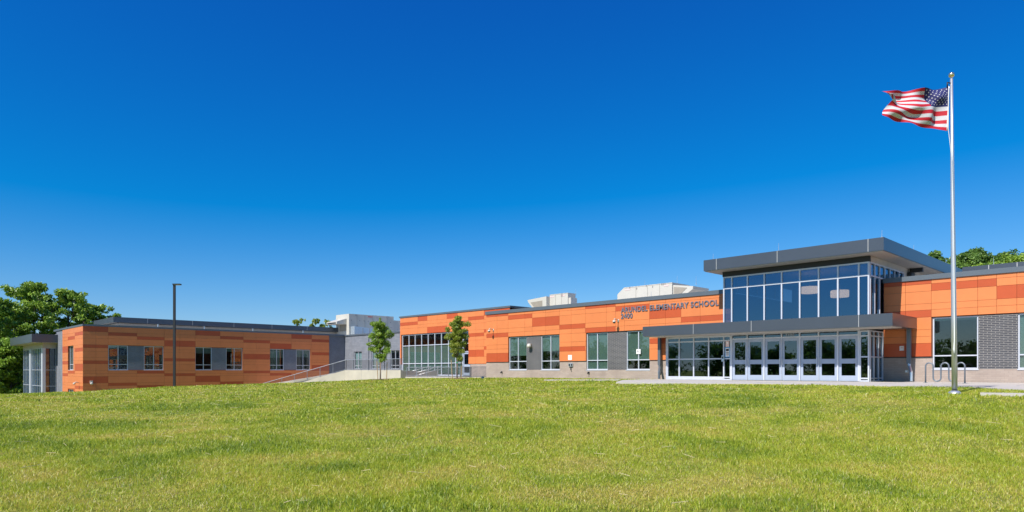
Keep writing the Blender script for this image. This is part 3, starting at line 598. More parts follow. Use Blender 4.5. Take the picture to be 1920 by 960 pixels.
t = MB(); t.box(-30.45,-30.08,VM-.12,VM-.062,.80,1.02,M['galv']); t.box(-30.42,-30.30,VM-.135,VM-.121,.84,.98,M['dark']); t.box(-30.22,-30.11,VM-.135,VM-.121,.84,.98,M['dark']); t.tube([(-30.26,VM-.1,.80),(-30.26,VM-.1,.62),(-30.24,VM-.14,.55)],.03,M['dark'])
tag(t.build('utility_box',loc=(-30.26,VM-.06,.9)),'twin grey utility box on the brick base under the notice','utility box')
t = MB(); t.box(-23.25,-23.05,VM-.10,VM-.062,.32,.48,M['galv']); t.box(-23.2,-23.1,VM-.108,VM-.101,.36,.44,M['coping']); tag(t.build('outlet_box',loc=(-23.15,VM-.06,.4)),'small grey outlet box on the brick base right of the last window','utility box')
t = MB(); t.box(-10.0,-9.86,VR-.12,VR-.062,.42,.56,M['white']); t.box(-9.97,-9.89,VR-.128,VR-.121,.45,.53,M['galv']); tag(t.build('outlet_box',loc=(-9.93,VR-.06,.49)),'small white outlet box on shaded brick beside the right downspout','utility box')
# two small fittings low on the wing
for (u,v,z,lab) in ((-76.6,VS-.06,-.7,'white dome camera low on the sunlit end of the left wing'),):
    t = thing('security_camera',lab,'camera',(u,v,z)); a = MB(); a.tube([(0,0,0),(0,-.3,.1),(0,-.42,0)],.04,M['white'],8); a.build('bracket',t,True); a = MB(); a.lathe((0,-.42,-.02),[(.0,.08),(.13,.02),(.12,-.1),(.0,-.16)],M['white'],12); a.build('housing',t,True)
t = thing('security_camera','white dome camera low on the shaded long side of the left wing','camera',(UW+.06,15.95,-.72)); a = MB(); a.box(0,.1,-.12,.12,0,.25,M['white']); a.build('bracket',t); a = MB(); a.lathe((.18,0,0),[(.0,.1),(.13,.04),(.12,-.1),(.0,-.18)],M['white'],12); a.build('housing',t,True)
# pendants in the lobby
for u,v,z,r,lab in ((-15.36,38,4.84,.45,'cream drum pendant lamp behind tower glass, left and higher looking one'),(-13.75,38,4.50,.45,'cream drum pendant lamp behind tower glass, right hand one')):
    t = thing('pendant_lamp',lab,'lamp',(u,v,z),'drum lamps hanging in the lobby')
    a = MB(); a.lathe((0,0,0),[(0,0),(r,.0),(r+.01,.05),(r+.01,.33),(r,.36),(0,.36)],M['shade'],28); a.build('lamp_shade',t,True)
    a = MB(); a.tube([(0,0,.36),(0,0,5.93-z)],.012,M['steel'],6); a.build('cord',t)
# ---------------------------------------------------------------- roof plant
def rtu_seams(mb, x0,x1,y,z0,z1,n,seed):
    q = random.Random(seed)
    for k in range(1,n): x = x0+(x1-x0)*k/n; mb.box(x-.012,x+.012,y-.012,y,z0+.05,z1-.05,M['whited'])
    for k in range(n*3):
        x = q.uniform(x0+.1,x1-.1); z = q.choice([z0+.35,z1-.25,z1-.12,(z0+z1)/2]); mb.box(x,x+.05,y-.03,y-.013,z,z+.13,M['ink'])
    mb.box(x0,x1,y-.01,y,z1-.06,z1-.045,M['whited'])
    mb.box(x0+.25*(x1-x0),x0+.25*(x1-x0)+.16,y-.016,y-.0125,z0+.85,z0+1.05,M['yellow'])
    mb.box(x0+.05,x0+.55,y-.016,y-.0125,z1-.24,z1-.14,M['pink']); mb.box(x1-.7,x1-.3,y-.016,y-.0125,z1-.24,z1-.14,M['pink'])
t = thing('rooftop_unit','short white rooftop air handler with slanted intake hood above first orange section','rooftop unit',(-38.2,43,4.8),'rooftop air units'); L_ = local(t)
a = MB(); a.box(-39.7,-37.6,43,44.0,4.95,7.12,M['white']); a.box(-37.6,-37.35,43.1,43.9,5.2,6.7,M['white']); rtu_seams(a,-39.7,-37.6,43,4.95,7.12,3,1); a.build('cabinet',t,loc=L_)
a = MB(); a.prism([(-39.72,42.6,6.95),(-42.0,42.6,6.80),(-41.95,42.6,6.62),(-41.05,42.6,5.7),(-39.72,42.6,5.7)],(0,1.6,0),M['white']); a.build('intake_hood',t,loc=L_)
a = MB(); a.prism([(-40.2,42.59,6.62),(-41.6,42.59,6.55),(-40.95,42.59,5.85),(-40.2,42.59,5.85)],(0,-.02,0),M['vent']); a.build('louvre',t,loc=L_)
t = thing('rooftop_unit','long white rooftop air handler above the school name with flared exhaust at right','rooftop unit',(-29.5,43,4.8),'rooftop air units'); L_ = local(t)
a = MB(); a.prism([(-32.4,43,5.0),(-32.4,43,6.55),(-31.75,43,7.04),(-27.4,43,7.04),(-27.4,43,5.0)],(0,2.4,0),M['white']); rtu_seams(a,-31.7,-27.4,43,5.0,7.04,4,2); a.build('cabinet',t,loc=L_)
a = MB(); a.prism([(-27.38,43.1,6.85),(-25.7,43.1,6.62),(-25.75,43.1,6.42),(-26.7,43.1,5.8),(-27.38,43.1,5.8)],(0,2.2,0),M['white']); a.build('exhaust_hood',t,loc=L_)
a = MB(); a.prism([(-27.3,43.095,6.7),(-26.2,43.095,6.55),(-26.9,43.095,6.0),(-27.3,43.095,6.0)],(0,-.015,0),M['vent']); a.build('louvre',t,loc=L_)
t = thing('rooftop_unit','tall white rooftop air handler with grey duct above the grey block wing','rooftop unit',(-78.5,48,4.8),'rooftop air units'); L_ = local(t)
a = MB(); a.box(-79.6,-76.3,44.8,51.6,4.7,7.78,M['white']); a.box(-79.4,-76.5,51.6,53.4,4.7,7.3,M['white'])
q = random.Random(5)
for k in range(1,6): y = 44.8+k*1.15; a.box(-76.3,-76.288,y,y+.03,4.8,7.7,M['whited'])
for k in range(18): y = q.uniform(45,51.3); z = q.choice([6.2,6.9,7.4,7.6]); a.box(-76.3,-76.27,y,y+.08,z,z+.13,M['ink'])
a.box(-76.3,-76.285,47.6,48.3,7.5,7.6,M['redink']); a.build('cabinet',t,loc=L_)
a = MB(); a.prism([(-79.5,44.78,7.2),(-79.5,43.4,6.75),(-79.5,43.4,6.45),(-79.5,44.78,6.45)],(2.6,0,0),M['white']); a.box(-79.3,-77.1,43.38,43.4,6.5,6.66,M['dark']); a.build('intake_hood',t,loc=L_)
a = MB(); a.box(-78.6,-76.9,44.77,44.79,5.6,6.44,M['vent']); a.build('louvre',t,loc=L_)
a = MB(); a.prism([(-75.3,45.0,4.9),(-75.3,45.0,6.15),(-75.3,47.2,6.0),(-75.3,49.4,6.0),(-75.3,50.6,4.9)],(-.95,0,0),M['galv'])
for y in (46.2,47.2,48.8): a.box(-75.3,-75.28,y,y+.05,4.9,5.95,M['whited'])
a.build('duct',t,loc=L_)
# lightning rods along the roofs
def rod(u,v,z,h,lab): m = MB(); m.tube([(u,v,z),(u,v,z+h*.5),(u,v,z+h)],[.012,.010,.005],M['steel'],6); m.box(u-.04,u+.04,v-.04,v+.04,z-.0,z+.03,M['steel']); tag(m.build('lightning_rod',loc=(u,v,z)),lab,'lightning rod','lightning rods on the roofs')
for u,v,z,h,lab in ((-18.75,33.5,6.56,.36,'thin rod at the left front corner of the tower roof'),(-15.0,33.3,6.56,.42,'thin rod midway along the front edge of the tower roof'),(-10.2,33.25,6.56,.36,'thin rod at the projecting right front corner of tower roof'),
        (-10.3,38.4,6.56,.36,'thin rod part way along the right edge of the tower roof'),(-10.3,44.5,6.56,.40,'thin rod near the rear of tower roof, just left of flagpole'),(-8.0,44.2,6.28,.42,'thin rod on the rear fascia right of the flagpole'),
        (-30.5,44,7.04,.5,'thin rod on the left part of the long white air handler'),(-27.6,44,7.04,.6,'thin rod on right end of the long white air handler'),(-26.0,44,6.86,.6,'thin rod beyond the flared exhaust of the long air handler'),
        (-24.0,VM+.3,5.1,.35,'thin rod on the coping above the school name'),(-38.0,44.5,7.12,.45,'thin rod on top of the short white air handler'),(-41.9,43.5,6.8,.45,'thin rod on intake hood of the short white air handler'),
        (-46.0,VL+.2,6.37,.3,'thin rod on the coping near the step between orange sections')):
    rod(u,v,z,h,lab)
for v_ in (17.2,21.5,27.6,31.2,37.9): pass
for k,(v_,lab) in enumerate(((27.0,'nearer pair of short vent stub on the wing roof left of the lamp post'),(32.4,'short vent stub on the wing roof above the middle windows'),(38.6,'short vent stub on the wing roof near its right end'),(22.3,'short vent stub on the wing roof above the left windows'))):
    m = MB(); m.tube([(-76.5,v_,4.9),(-76.5,v_,5.32)],.05,M['galv'],8); m.tube([(-76.5,v_,5.32),(-76.5,v_,5.36)],.07,M['galv'],8); tag(m.build('roof_vent',loc=(-76.5,v_,4.9)),lab.replace('nearer pair of ',''),'vent','vent stubs on the wing roof')
# ---------------------------------------------------------------- retaining wall, railings, gate
A0 = (-64.68,37.5); ca,sa = math.cos(R(35)),math.sin(R(35))
def slope(t): return (A0[0]-ca*t, A0[1]-sa*t)
terr = MB(); terr.box(-64.68,-54.27,37.76,VG-.01,-1.2,.48,M['concrete']); terr.prism([(-64.69,37.8,.47),(-64.69,VG-.02,.47),(-74.9,VG-.02,-.9),(-74.9,32,-1.3),(-72.4,32.1,-1.2)],(0,0,-.2),M['concrete'])
tag(terr.build('terrace'),kind='structure')
rw = MB()
rw.prism([(-64.68,37.5,-1.5),(-54.27,37.5,-1.5),(-54.27,37.5,.55),(-64.68,37.5,.55)],(0,.25,0),M['concrete'])
e = slope(9.2); zt = .55-9.2*.262
rw.prism([(A0[0]-.002,A0[1],-3),(A0[0]-.002,A0[1],.55),(e[0],e[1],zt),(e[0],e[1],-3)],(-sa*.25,ca*.25,0),M['concrete'])
for x in (-61.4,-57.6): rw.box(x,x+.025,37.492,37.5,-1,.548,M['seam'])
tag(rw.build('retaining_wall',loc=(-64.68,37.5,0)),'pale concrete retaining wall rising along the ramp to a level terrace','wall')
def railing(pts, h, label, name='ramp_railing', sp=.13, post=1.55, base=.1, pm='rail', bm_='railbar'):
    t = thing(name,label,'railing',pts[0]); L_ = local(t)
    fr = MB(); bar = MB()
    for a,b_ in zip(pts,pts[1:]):
        a,b_ = Vector(a),Vector(b_); n = (b_-a).length
        fr.tube([a+Vector((0,0,h)),b_+Vector((0,0,h))],.03,M[pm],8); fr.tube([a+Vector((0,0,base)),b_+Vector((0,0,base))],.018,M[pm],6)
        k = max(1,round(n/post))
        for i_ in range(k+1): p = a.lerp(b_,i_/k); po = MB(); po.box(p.x-.025,p.x+.025,p.y-.025,p.y+.025,p.z-.02,p.z+h-.01,M[pm]); po.build('post',t,loc=L_)
        k = int(n/sp)
        for i_ in range(1,k): p = a.lerp(b_,i_/k); bar.box(p.x-.009,p.x+.009,p.y-.009,p.y+.009,p.z+base,p.z+h-.02,M[bm_])
    fr.build('handrail',t,loc=L_); bar.build('balusters',t,loc=L_)
    return t
e2 = slope(10.6)
railing([(e2[0],e2[1]+.1,.55-10.6*.262),(A0[0],A0[1]+.12,.56),(-54.4,37.62,.56)],1.10,'grey metal railing with thin bars climbing along the concrete ramp wall')
lp = MB(); lp.box(-54.26,-38.99,38.05,VL-.35,-.6,-.1,M['walk']); tag(lp.build('patio'),kind='structure')
railing([(-54.2,38.2,-.1),(-46.1,38.2,-.1)],.92,'low grey railing in front of the tall curtain wall and door','patio_railing')
for u,v0_,lab in ((-58.0+1.2,38.6,'nearer left pair of silver stair rails'),(-56.2+2.2,38.6,'silver stair rails')):
    pass
for i_,(u,lab) in enumerate(((-54.9,'left pair of sloping silver stair handrails before the curtain wall'),(-53.3,'right pair of sloping silver stair handrails before the curtain wall'))):
    t = thing('stair_handrail',lab,'handrail',(u,38.6,-.1),'stair handrails before the curtain wall')
    for dz in (0,.28):
        a = MB(); a.tube([(0,0,.12+dz),(.55,2.3,.72+dz),(.6,2.6,.72+dz)],.028,M['steel'],8); a.build('rail',t,True)
    a = MB(); a.tube([(0,0,0),(0,0,.4)],.025,M['steel'],8); a.build('post',t); a = MB(); a.tube([(.55,2.3,-.05),(.55,2.3,1.0)],.025,M['steel'],8); a.build('post',t)
t = thing('mesh_gate','dark grey mesh gate at the corner beside the brick base','gate',(-44.3,38.2,-.1)); L_ = local(t)
a = MB(); 
for x in (-46.0,-44.75,-44.6,-42.35): a.box(x-.03,x+.03,38.17,38.23,-.1,.85,M['railbar'])
a.box(-46,-42.35,38.18,38.22,.82,.86,M['railbar']); a.box(-46,-42.35,38.18,38.22,-.04,.0,M['railbar']); a.build('frame',t,loc=L_)
a = MB()
for k in range(46): x = -46+k*.08; a.box(x,x+.012,38.195,38.205,0,.82,M['railbar'])
for k in range(10): a.box(-46,-42.35,38.196,38.204,.05+k*.08,.062+k*.08,M['railbar'])
a.build('mesh',t,loc=L_)
# small white cleanout cap in the grass
u_,v_ = cam2uv((905-960)/F*42,42.); m = MB(); m.lathe((u_,v_,gz(u_,v_)),[(.09,0),(.09,.1),(.11,.1),(.10,.15),(0,.16)],M['white'],12); tag(m.build('cleanout_cap',loc=(u_,v_,gz(u_,v_)),smooth=False),'small white pipe cap poking from the grass before the mesh gate','pipe cap')
# ---------------------------------------------------------------- lamp post
u_,v_ = cam2uv((327-960)/F*45,45.); z_ = gz(u_,v_)-.1
t = thing('lamp_post','slim dark square lamp post in front of the orange wing','lamp post',(u_,v_,z_))
H_ = 6.32-z_
a = MB(); a.prism([(-.065,-.065,0),(.065,-.065,0),(.065,.065,0),(-.065,.065,0)],(0,0,H_-.06),M['darkpost']); a.build('pole',t)
a = MB(); a.box(-.14,.14,-.14,.14,0,.12,M['darkpost']); a.build('base_plate',t)
a = MB(); a.box(-.075,.42,-.13,.13,H_-.06,H_+.02,M['darkpost']); a.build('lamp_head',t)
a = MB(); a.box(.02,.40,-.10,.10,H_-.075,H_-.061,M['paper']); a.build('lens',t)
t.rotation_euler = (0,0,math.atan2(CU,SU))
# ---------------------------------------------------------------- bike rack
t = MB(); pts = []
x0,yk = -8.32,32.7; p = .285; r_ = p/2
x = 0; hgt = .86
path = [(x0,.0)]
for k in range(3):
    xa = x0+2*k*p; cx = xa+r_
    path += [(xa,hgt-r_)] + [(cx-r_*math.cos(q),hgt-r_+r_*math.sin(q)) for q in np.linspace(.2,math.pi,9)]
    if k < 2:
        cx2 = xa+p+r_
        path += [(cx2-r_*math.cos(q),.08+r_-r_*math.sin(q)) for q in np.linspace(0.05,math.pi,9)]
path += [(x0+5*p,0)]
t.tube([(a_,yk,b_) for a_,b_ in path],.03,M['rack'],10)
t.box(x0-.07,x0+.07,yk-.07,yk+.07,.005,.02,M['rack']); t.box(x0+5*p-.07,x0+5*p+.07,yk-.07,yk+.07,.005,.02,M['rack'])
tag(t.build('bike_rack',loc=(x0,yk,0),smooth=True),'grey wave shaped tube bike rack on the pavement by the right window','bike rack')
# ---------------------------------------------------------------- flagpole and flag
PY = 17.8; pu,pv = cam2uv((1790-960)/F*PY,PY); pz = gz(pu,pv)
RX = Vector((SU,CU,0)); RY = Vector((-CU,SU,0))      # camera right / forward, only used to size the pole's small lean
t = thing('flagpole','tall tapered silver flagpole standing on the lawn by the pavement','flagpole',(pu,pv,pz))
top = 8.28-pz; lean = RX*(-.085)
a = MB(); a.tube([lean*s+Vector((0,0,top*s)) for s in (0,.25,.5,.75,1)],[.067,.063,.055,.044,.032],M['steel'],20); a.build('pole',t,True)
a = MB(); a.lathe((0,0,0),[(.17,.0),(.17,.02),(.14,.05),(.10,.08),(.085,.09)],M['steel'],20); a.build('base_collar',t,True)
a = MB(); c_ = lean+Vector((0,0,top+.10)); a.lathe(c_,[(.072*math.sin(q),-.072*math.cos(q)) for q in np.linspace(0,math.pi,11)],M['gold'],18); a.tube([lean+Vector((0,0,top-.01)),lean+Vector((0,0,top+.04))],.012,M['steel']); a.build('finial',t,True)
a = MB(); a.tube([lean+Vector((0,0,top-.12)),lean-RX*.11+Vector((0,0,top-.10)),lean-RX*.11+Vector((0,0,top-.22))],.018,M['dark']); a.build('truck',t,True)
def pw(px,py,dd=0.):                        # point in the vertical plane of the pole, dd metres behind it
    Y = PY+dd; u,v = cam2uv((px-960)/F*PY,PY); return Vector((u,v,ZC+(HY-py)*PY/F))+RY*dd
hp = [pw(1776.5,163,-.05),pw(1775,205,-.07),pw(1776,245,-.05),pw(1781,300,-.08),pw(1783.5,420,-.1),pw(1785,560,-.1),pw(1783.5,640,-.13),pw(1781.8,655,-.15),pw(1784,668,-.12)]
L_ = local(t); a = MB(); a.tube(hp,[.007]*5+[.009,.015,.026,.01],M['rope'],6); a.build('halyard',t,True,loc=L_)
SX = [0,.2,.4,.6,.8,1]; TY = [0,.27,.54,.77,1]
GP = [[(1027,243),(1021,380),(1018,515),(1006,700),(1000,852)],[(860,254),(880,388),(888,513),(855,690),(850,822)],[(680,262),(732,390),(758,525),(730,680),(690,793)],
      [(500,272),(545,395),(570,545),(480,645),(480,748)],[(330,288),(350,385),(370,480),(300,590),(290,698)],[(185,240),(222,330),(225,415),(150,540),(108,630)]]
DP = [[0,0,0,0,0],[.22,-.12,.08,.16,.02],[-.10,.22,-.10,-.14,.10],[.24,.02,-.24,.12,-.06],[.05,.32,.06,-.22,.12],[.42,.05,-.22,.16,-.02]]
def interp(xs, ys, x):                      # cubic hermite
    k = max(0,min(len(xs)-2,next((i_ for i_ in range(len(xs)-1) if x <= xs[i_+1]),len(xs)-2)))
    def sl_(i_):
        if i_ == 0: return (ys[1]-ys[0])/(xs[1]-xs[0])
        if i_ == len(xs)-1: return (ys[-1]-ys[-2])/(xs[-1]-xs[-2])
        return (ys[i_+1]-ys[i_-1])/(xs[i_+1]-xs[i_-1])
    h = xs[k+1]-xs[k]; s = (x-xs[k])/h
    return (2*s**3-3*s*s+1)*ys[k]+(s**3-2*s*s+s)*h*sl_(k)+(-2*s**3+3*s*s)*ys[k+1]+(s**3-s*s)*h*sl_(k+1)
def flagp(s,t_):
    cx_ = [interp(TY,[p_[0] for p_ in c_],t_) for c_ in GP]; cy_ = [interp(TY,[p_[1] for p_ in c_],t_) for c_ in GP]; dd = [interp(TY,c_,t_) for c_ in DP]
    return pw(1640+interp(SX,cx_,s)/7.383,130+interp(SX,cy_,s)/7.383,interp(SX,dd,s)*.62+.035*math.sin(21*s+5*t_)*s)
NS,NT = 80,52
grid = [[flagp(i_/NS,j_/NT) for j_ in range(NT+1)] for i_ in range(NS+1)]
fm = MB(); vsf = [p_ for c_ in grid for p_ in c_]; k0 = 0
for nm in ('fred','fwhite','fblue'): fm.mi(M[nm])
fm.v = [tuple(p_) for p_ in vsf]
for i_ in range(NS):
    for j_ in range(NT):
        st = int(j_/NT*13); mi_ = 2 if (i_/NS < .4 and st < 7) else (0 if st % 2 == 0 else 1)
        fm.f.append((i_*(NT+1)+j_,(i_+1)*(NT+1)+j_,(i_+1)*(NT+1)+j_+1,i_*(NT+1)+j_+1)); fm.m.append(mi_)
floc = tuple(pw(1778,200)); fo = fm.build('flag',loc=floc,smooth=True); tag(fo,'red, white and blue star spangled flag flying left from the flagpole top','flag')
stm = MB()
for row in range(9):
    n_ = 6 if row % 2 == 0 else 5
    for k in range(n_):
        sc = .4*((k*2+1+(row % 2))/12.); tc_ = (7/13)*((row+1)/10.)
        for side_ in (-1,1):
            ps = []
            for q in range(10):
                rr = .014 if q % 2 == 0 else .006; an = math.pi/2+q*math.pi/5
                ps.append((sc+rr*math.cos(an)*1.0,tc_-rr*1.6*math.sin(an)))
            c0 = flagp(sc,tc_); nrm = (flagp(sc+.01,tc_)-c0).cross(flagp(sc,tc_+.01)-c0).normalized()*(.004*side_)
            vv = [flagp(a_,b_)+nrm for a_,b_ in ps]+[c0+nrm]
            stm.add(vv,[(q,(q+1)%10,10) for q in range(10)],M['fwhite'])
st_o = stm.build('stars',loc=floc); st_o.parent = fo; st_o.location = (0,0,0)
hb_ = MB(); hb_.tube([flagp(0,q)-RY*.01 for q in np.linspace(0,1,12)],.016,M['rope'],6); x_ = hb_.build('hoist_band',loc=floc,smooth=True); x_.parent = fo; x_.location = (0,0,0)
# ---------------------------------------------------------------- trees
LEAF = dict(
    big=leafmat('broadleaf_leaves',(0.085,0.175,0.02),(0.225,0.36,0.036),(0.42,0.57,0.08)),
    forest=leafmat('forest_leaves',(0.05,0.12,0.022),(0.13,0.24,0.04),(0.24,0.38,0.065)),
    pale=leafmat('spring_leaves',(0.13,0.20,0.033),(0.26,0.33,0.058),(0.40,0.45,0.10)),
    young=leafmat('young_tree_leaves',(0.11,0.20,0.02),(0.24,0.38,0.04),(0.42,0.54,0.075)),
    young2=leafmat('young_tree_reddish_leaves',(0.14,0.20,0.024),(0.28,0.37,0.04),(0.52,0.45,0.085)),
)
def leaves(centers, radii, n, size, mat_, name, parent, seed, tone_bias=None):
    g = np.random.default_rng(seed); c = np.asarray(centers,float); rr = np.asarray(radii,float)
    k = g.choice(len(c), n, p=(rr**2)/(rr**2).sum())
    off = g.normal(size=(n,3)); off /= np.linalg.norm(off,axis=1,keepdims=True)+1e-9; off *= (g.random((n,1))**.45)
    off[:,2] *= .75
    p = c[k]+off*rr[k][:,None]
    nrm = off*.6+g.normal(size=(n,3))*.8+np.array([0,0,.35]); nrm /= np.linalg.norm(nrm,axis=1,keepdims=True)
    a = np.cross(nrm,g.normal(size=(n,3))); a /= np.linalg.norm(a,axis=1,keepdims=True)+1e-9; b_ = np.cross(nrm,a)
    s = size*(.6+.8*g.random((n,1)))
    bend = nrm*s*.25
    v = np.stack([p-a*s*.55, p+b_*s*.34-bend*.3, p+a*s*.6-bend, p-b_*s*.34-bend*.3],1).reshape(-1,3)
    me_ = bpy.data.meshes.new(name); me_.vertices.add(4*n); me_.vertices.foreach_set('co',v.ravel())
    me_.loops.add(4*n); me_.loops.foreach_set('vertex_index',np.arange(4*n)); me_.polygons.add(n)
    me_.polygons.foreach_set('loop_start',np.arange(0,4*n,4)); me_.materials.append(mat_); me_.update(); me_.validate()
    ctone = g.random(len(c)); tn = np.clip(.35*ctone[k]+.5*g.random(n)+.1,0,1)
    at = me_.attributes.new('tone','FLOAT','FACE'); at.data.foreach_set('value',tn.astype(np.float32))
    o = bpy.data.objects.new(name,me_); COL.objects.link(o); o.parent = parent; return o
def tree(label, loc, height, spread, seed, nleaf, lsize, lm='big', trunk_r=.3, clear=.25, nb=14, name='broadleaf_tree', cat='tree', group=None, bark='bark', ccl=1., lift=.9, sparse=1., tr_top=.12, clump=.17):
    q = random.Random(seed); t = thing(name,label,cat,loc,group); mb = MB(); cs = []; rs = []
    segs = 9; pts = []; x=y=0.
    for i_ in range(segs+1):
        f_ = i_/segs; pts.append(Vector((x,y,f_*height*lift))); x += q.uniform(-1,1)*spread*.035; y += q.uniform(-1,1)*spread*.035
    mb.tube(pts,[trunk_r*(1-f_/segs*(1-tr_top))*(1.25 if f_==0 else 1) for f_ in range(segs+1)],M[bark],8)
    def along(f_): k = min(int(f_*segs),segs-1); return pts[k].lerp(pts[k+1],f_*segs-k)
    for i_ in range(nb):
        f_ = clear+(1-clear)*((i_+.5)/nb)**.9; b0 = along(min(f_,.99)); an = i_*2.4+q.uniform(-.5,.5)
        env = math.sin(math.pi*min(1,max(.0,(f_-clear)/(1-clear)*.82+.18)))**.7
        ln = spread*env*q.uniform(.7,1.1); up = .25+.75*f_+q.uniform(-.1,.2)
        d_ = Vector((math.cos(an),math.sin(an),up)).normalized(); p0 = b0; path = [p0]; dd = d_
        for s_ in range(4):
            dd = (dd+Vector((q.uniform(-.25,.25),q.uniform(-.25,.25),q.uniform(-.05,.22)))).normalized(); p0 = p0+dd*ln/4; path.append(p0)
        br = trunk_r*(.42*(1-f_)+.12); mb.tube(path,[br*(1-.8*s_/4) for s_ in range(5)],M[bark],5)
        for s_ in (1.6,2.4,3.2,4.0):
            k = min(int(s_),3); c0 = path[k].lerp(path[k+1],s_-k) if s_ < 4 else path[4]
            for w in range(2 if s_ < 4 else 3):
                sd = Vector((q.uniform(-1,1),q.uniform(-1,1),q.uniform(-.2,.9))).normalized()*ln*q.uniform(.12,.34)
                e_ = c0+sd; mb.tube([c0,c0.lerp(e_,.5)+Vector((0,0,ln*.02)),e_],[br*.28,br*.18,br*.08],M[bark],4,False)
                if q.random() < sparse: cs.append(e_); rs.append(spread*clump*q.uniform(.7,1.25)*ccl)
    cs.append(pts[-1]); rs.append(spread*clump*ccl)
    mb.build('trunk',t,True)
    leaves(cs,rs,nleaf,lsize,LEAF[lm],'crown',t,seed+99)
    return t
def camloc(px,Y,zz=None): u,v = cam2uv((px-960)/F*Y,Y); return (u,v,gz(u,v)-.05 if zz is None else zz)
def htop(py,Y): return ZC+(HY-py)*Y/F
GL = 'broadleaf trees behind the left wing'
for (px,Y,py,sp,sd,lab,nl,lm) in ((62,100,517,5.6,11,'tallest spreading tree behind the glazed bay at far left',9500,'big'),(128,104,531,5.2,12,'open crowned tree right of the tallest one behind left wing',6500,'big'),
        (178,108,560,4.6,13,'lower tree at the right end of the left tree group',6000,'big'),(8,96,556,5.5,14,'dense tree at the left edge of the photo behind the bay',9500,'big'),(-45,90,570,5.5,15,'dense tree partly cut by the left edge of photo',7000,'big')):
    l_ = camloc(px,Y); tree(lab,l_,htop(py,Y)-l_[2],sp,sd,int(nl*1.7),.33,lm,.32,.16,22,group=GL,clump=.125)
for (px,Y,py,sp,sd,lab,nl) in ((20,86,640,3.8,21,'low bushy tree under the tall ones left of the bay',6500),(-15,84,655,3.6,22,'low bushy tree at the very left edge beside the bay',5000),(5,88,690,3.2,23,'dark low shrub at ground level left of the glazed bay',4500)):
    l_ = camloc(px,Y); tree(lab,l_,htop(py,Y)-l_[2],sp,sd,int(nl*1.6),.30,'big',.18,.03,18,name='bushy_tree',group='low trees left of the glazed bay')
for (px,Y,py,sp,sd,lab,nl) in ((562,150,590,3.6,31,'leftmost sparse treetop over the wing roof',420),(592,152,589,3.6,32,'middle sparse treetop over the wing roof',330),(612,148,593,3.4,33,'rightmost sparse treetop over the wing roof beside the tall roof unit',330)):
    l_ = camloc(px,Y); tree(lab,l_,htop(py,Y)-l_[2],sp*.8,sd,nl,.55,'pale',.16,.6,8,name='distant_tree',group='sparse treetops over the wing roof',sparse=.55,clump=.13)
i_ = 0
RLAB = ['first tree right of the tower roof on the wooded slope','small tree between tower roof and flagpole','rounded tree right behind the flagpole on the slope','tallest dark crown right of the flagpole','bright green crown below the tallest one at right','wide crown left of the right edge of photo','yellowish crown near the right edge of photo','crown cut by the right edge of the photo','dark crown filling between the flagpole and the tallest crown','lower crown just left of the flagpole behind the roof','lower crown right of the tallest crown on the slope']
for (px,Y,py,sp,sd,lm) in ((1752,120,457,4.8,41,'forest'),(1727,126,462,4.6,42,'forest'),(1790,122,468,4.6,43,'forest'),(1840,126,451,5.4,44,'forest'),(1850,106,482,4.6,45,'pale'),(1880,124,458,5.8,46,'forest'),(1900,116,470,5.4,47,'pale'),(1930,118,460,6.2,48,'forest'),(1815,124,457,5.2,49,'forest'),(1770,114,474,4.4,50,'forest'),(1868,118,470,4.8,51,'forest')):
    l_ = camloc(px,Y,-1.); tree(RLAB[i_],l_,htop(py,Y)+1,sp,sd,15000,.34,'forest' if lm!='pale' else 'big',.35,.3,16,name='woodland_tree',group='wooded slope at right',clump=.2); i_ += 1
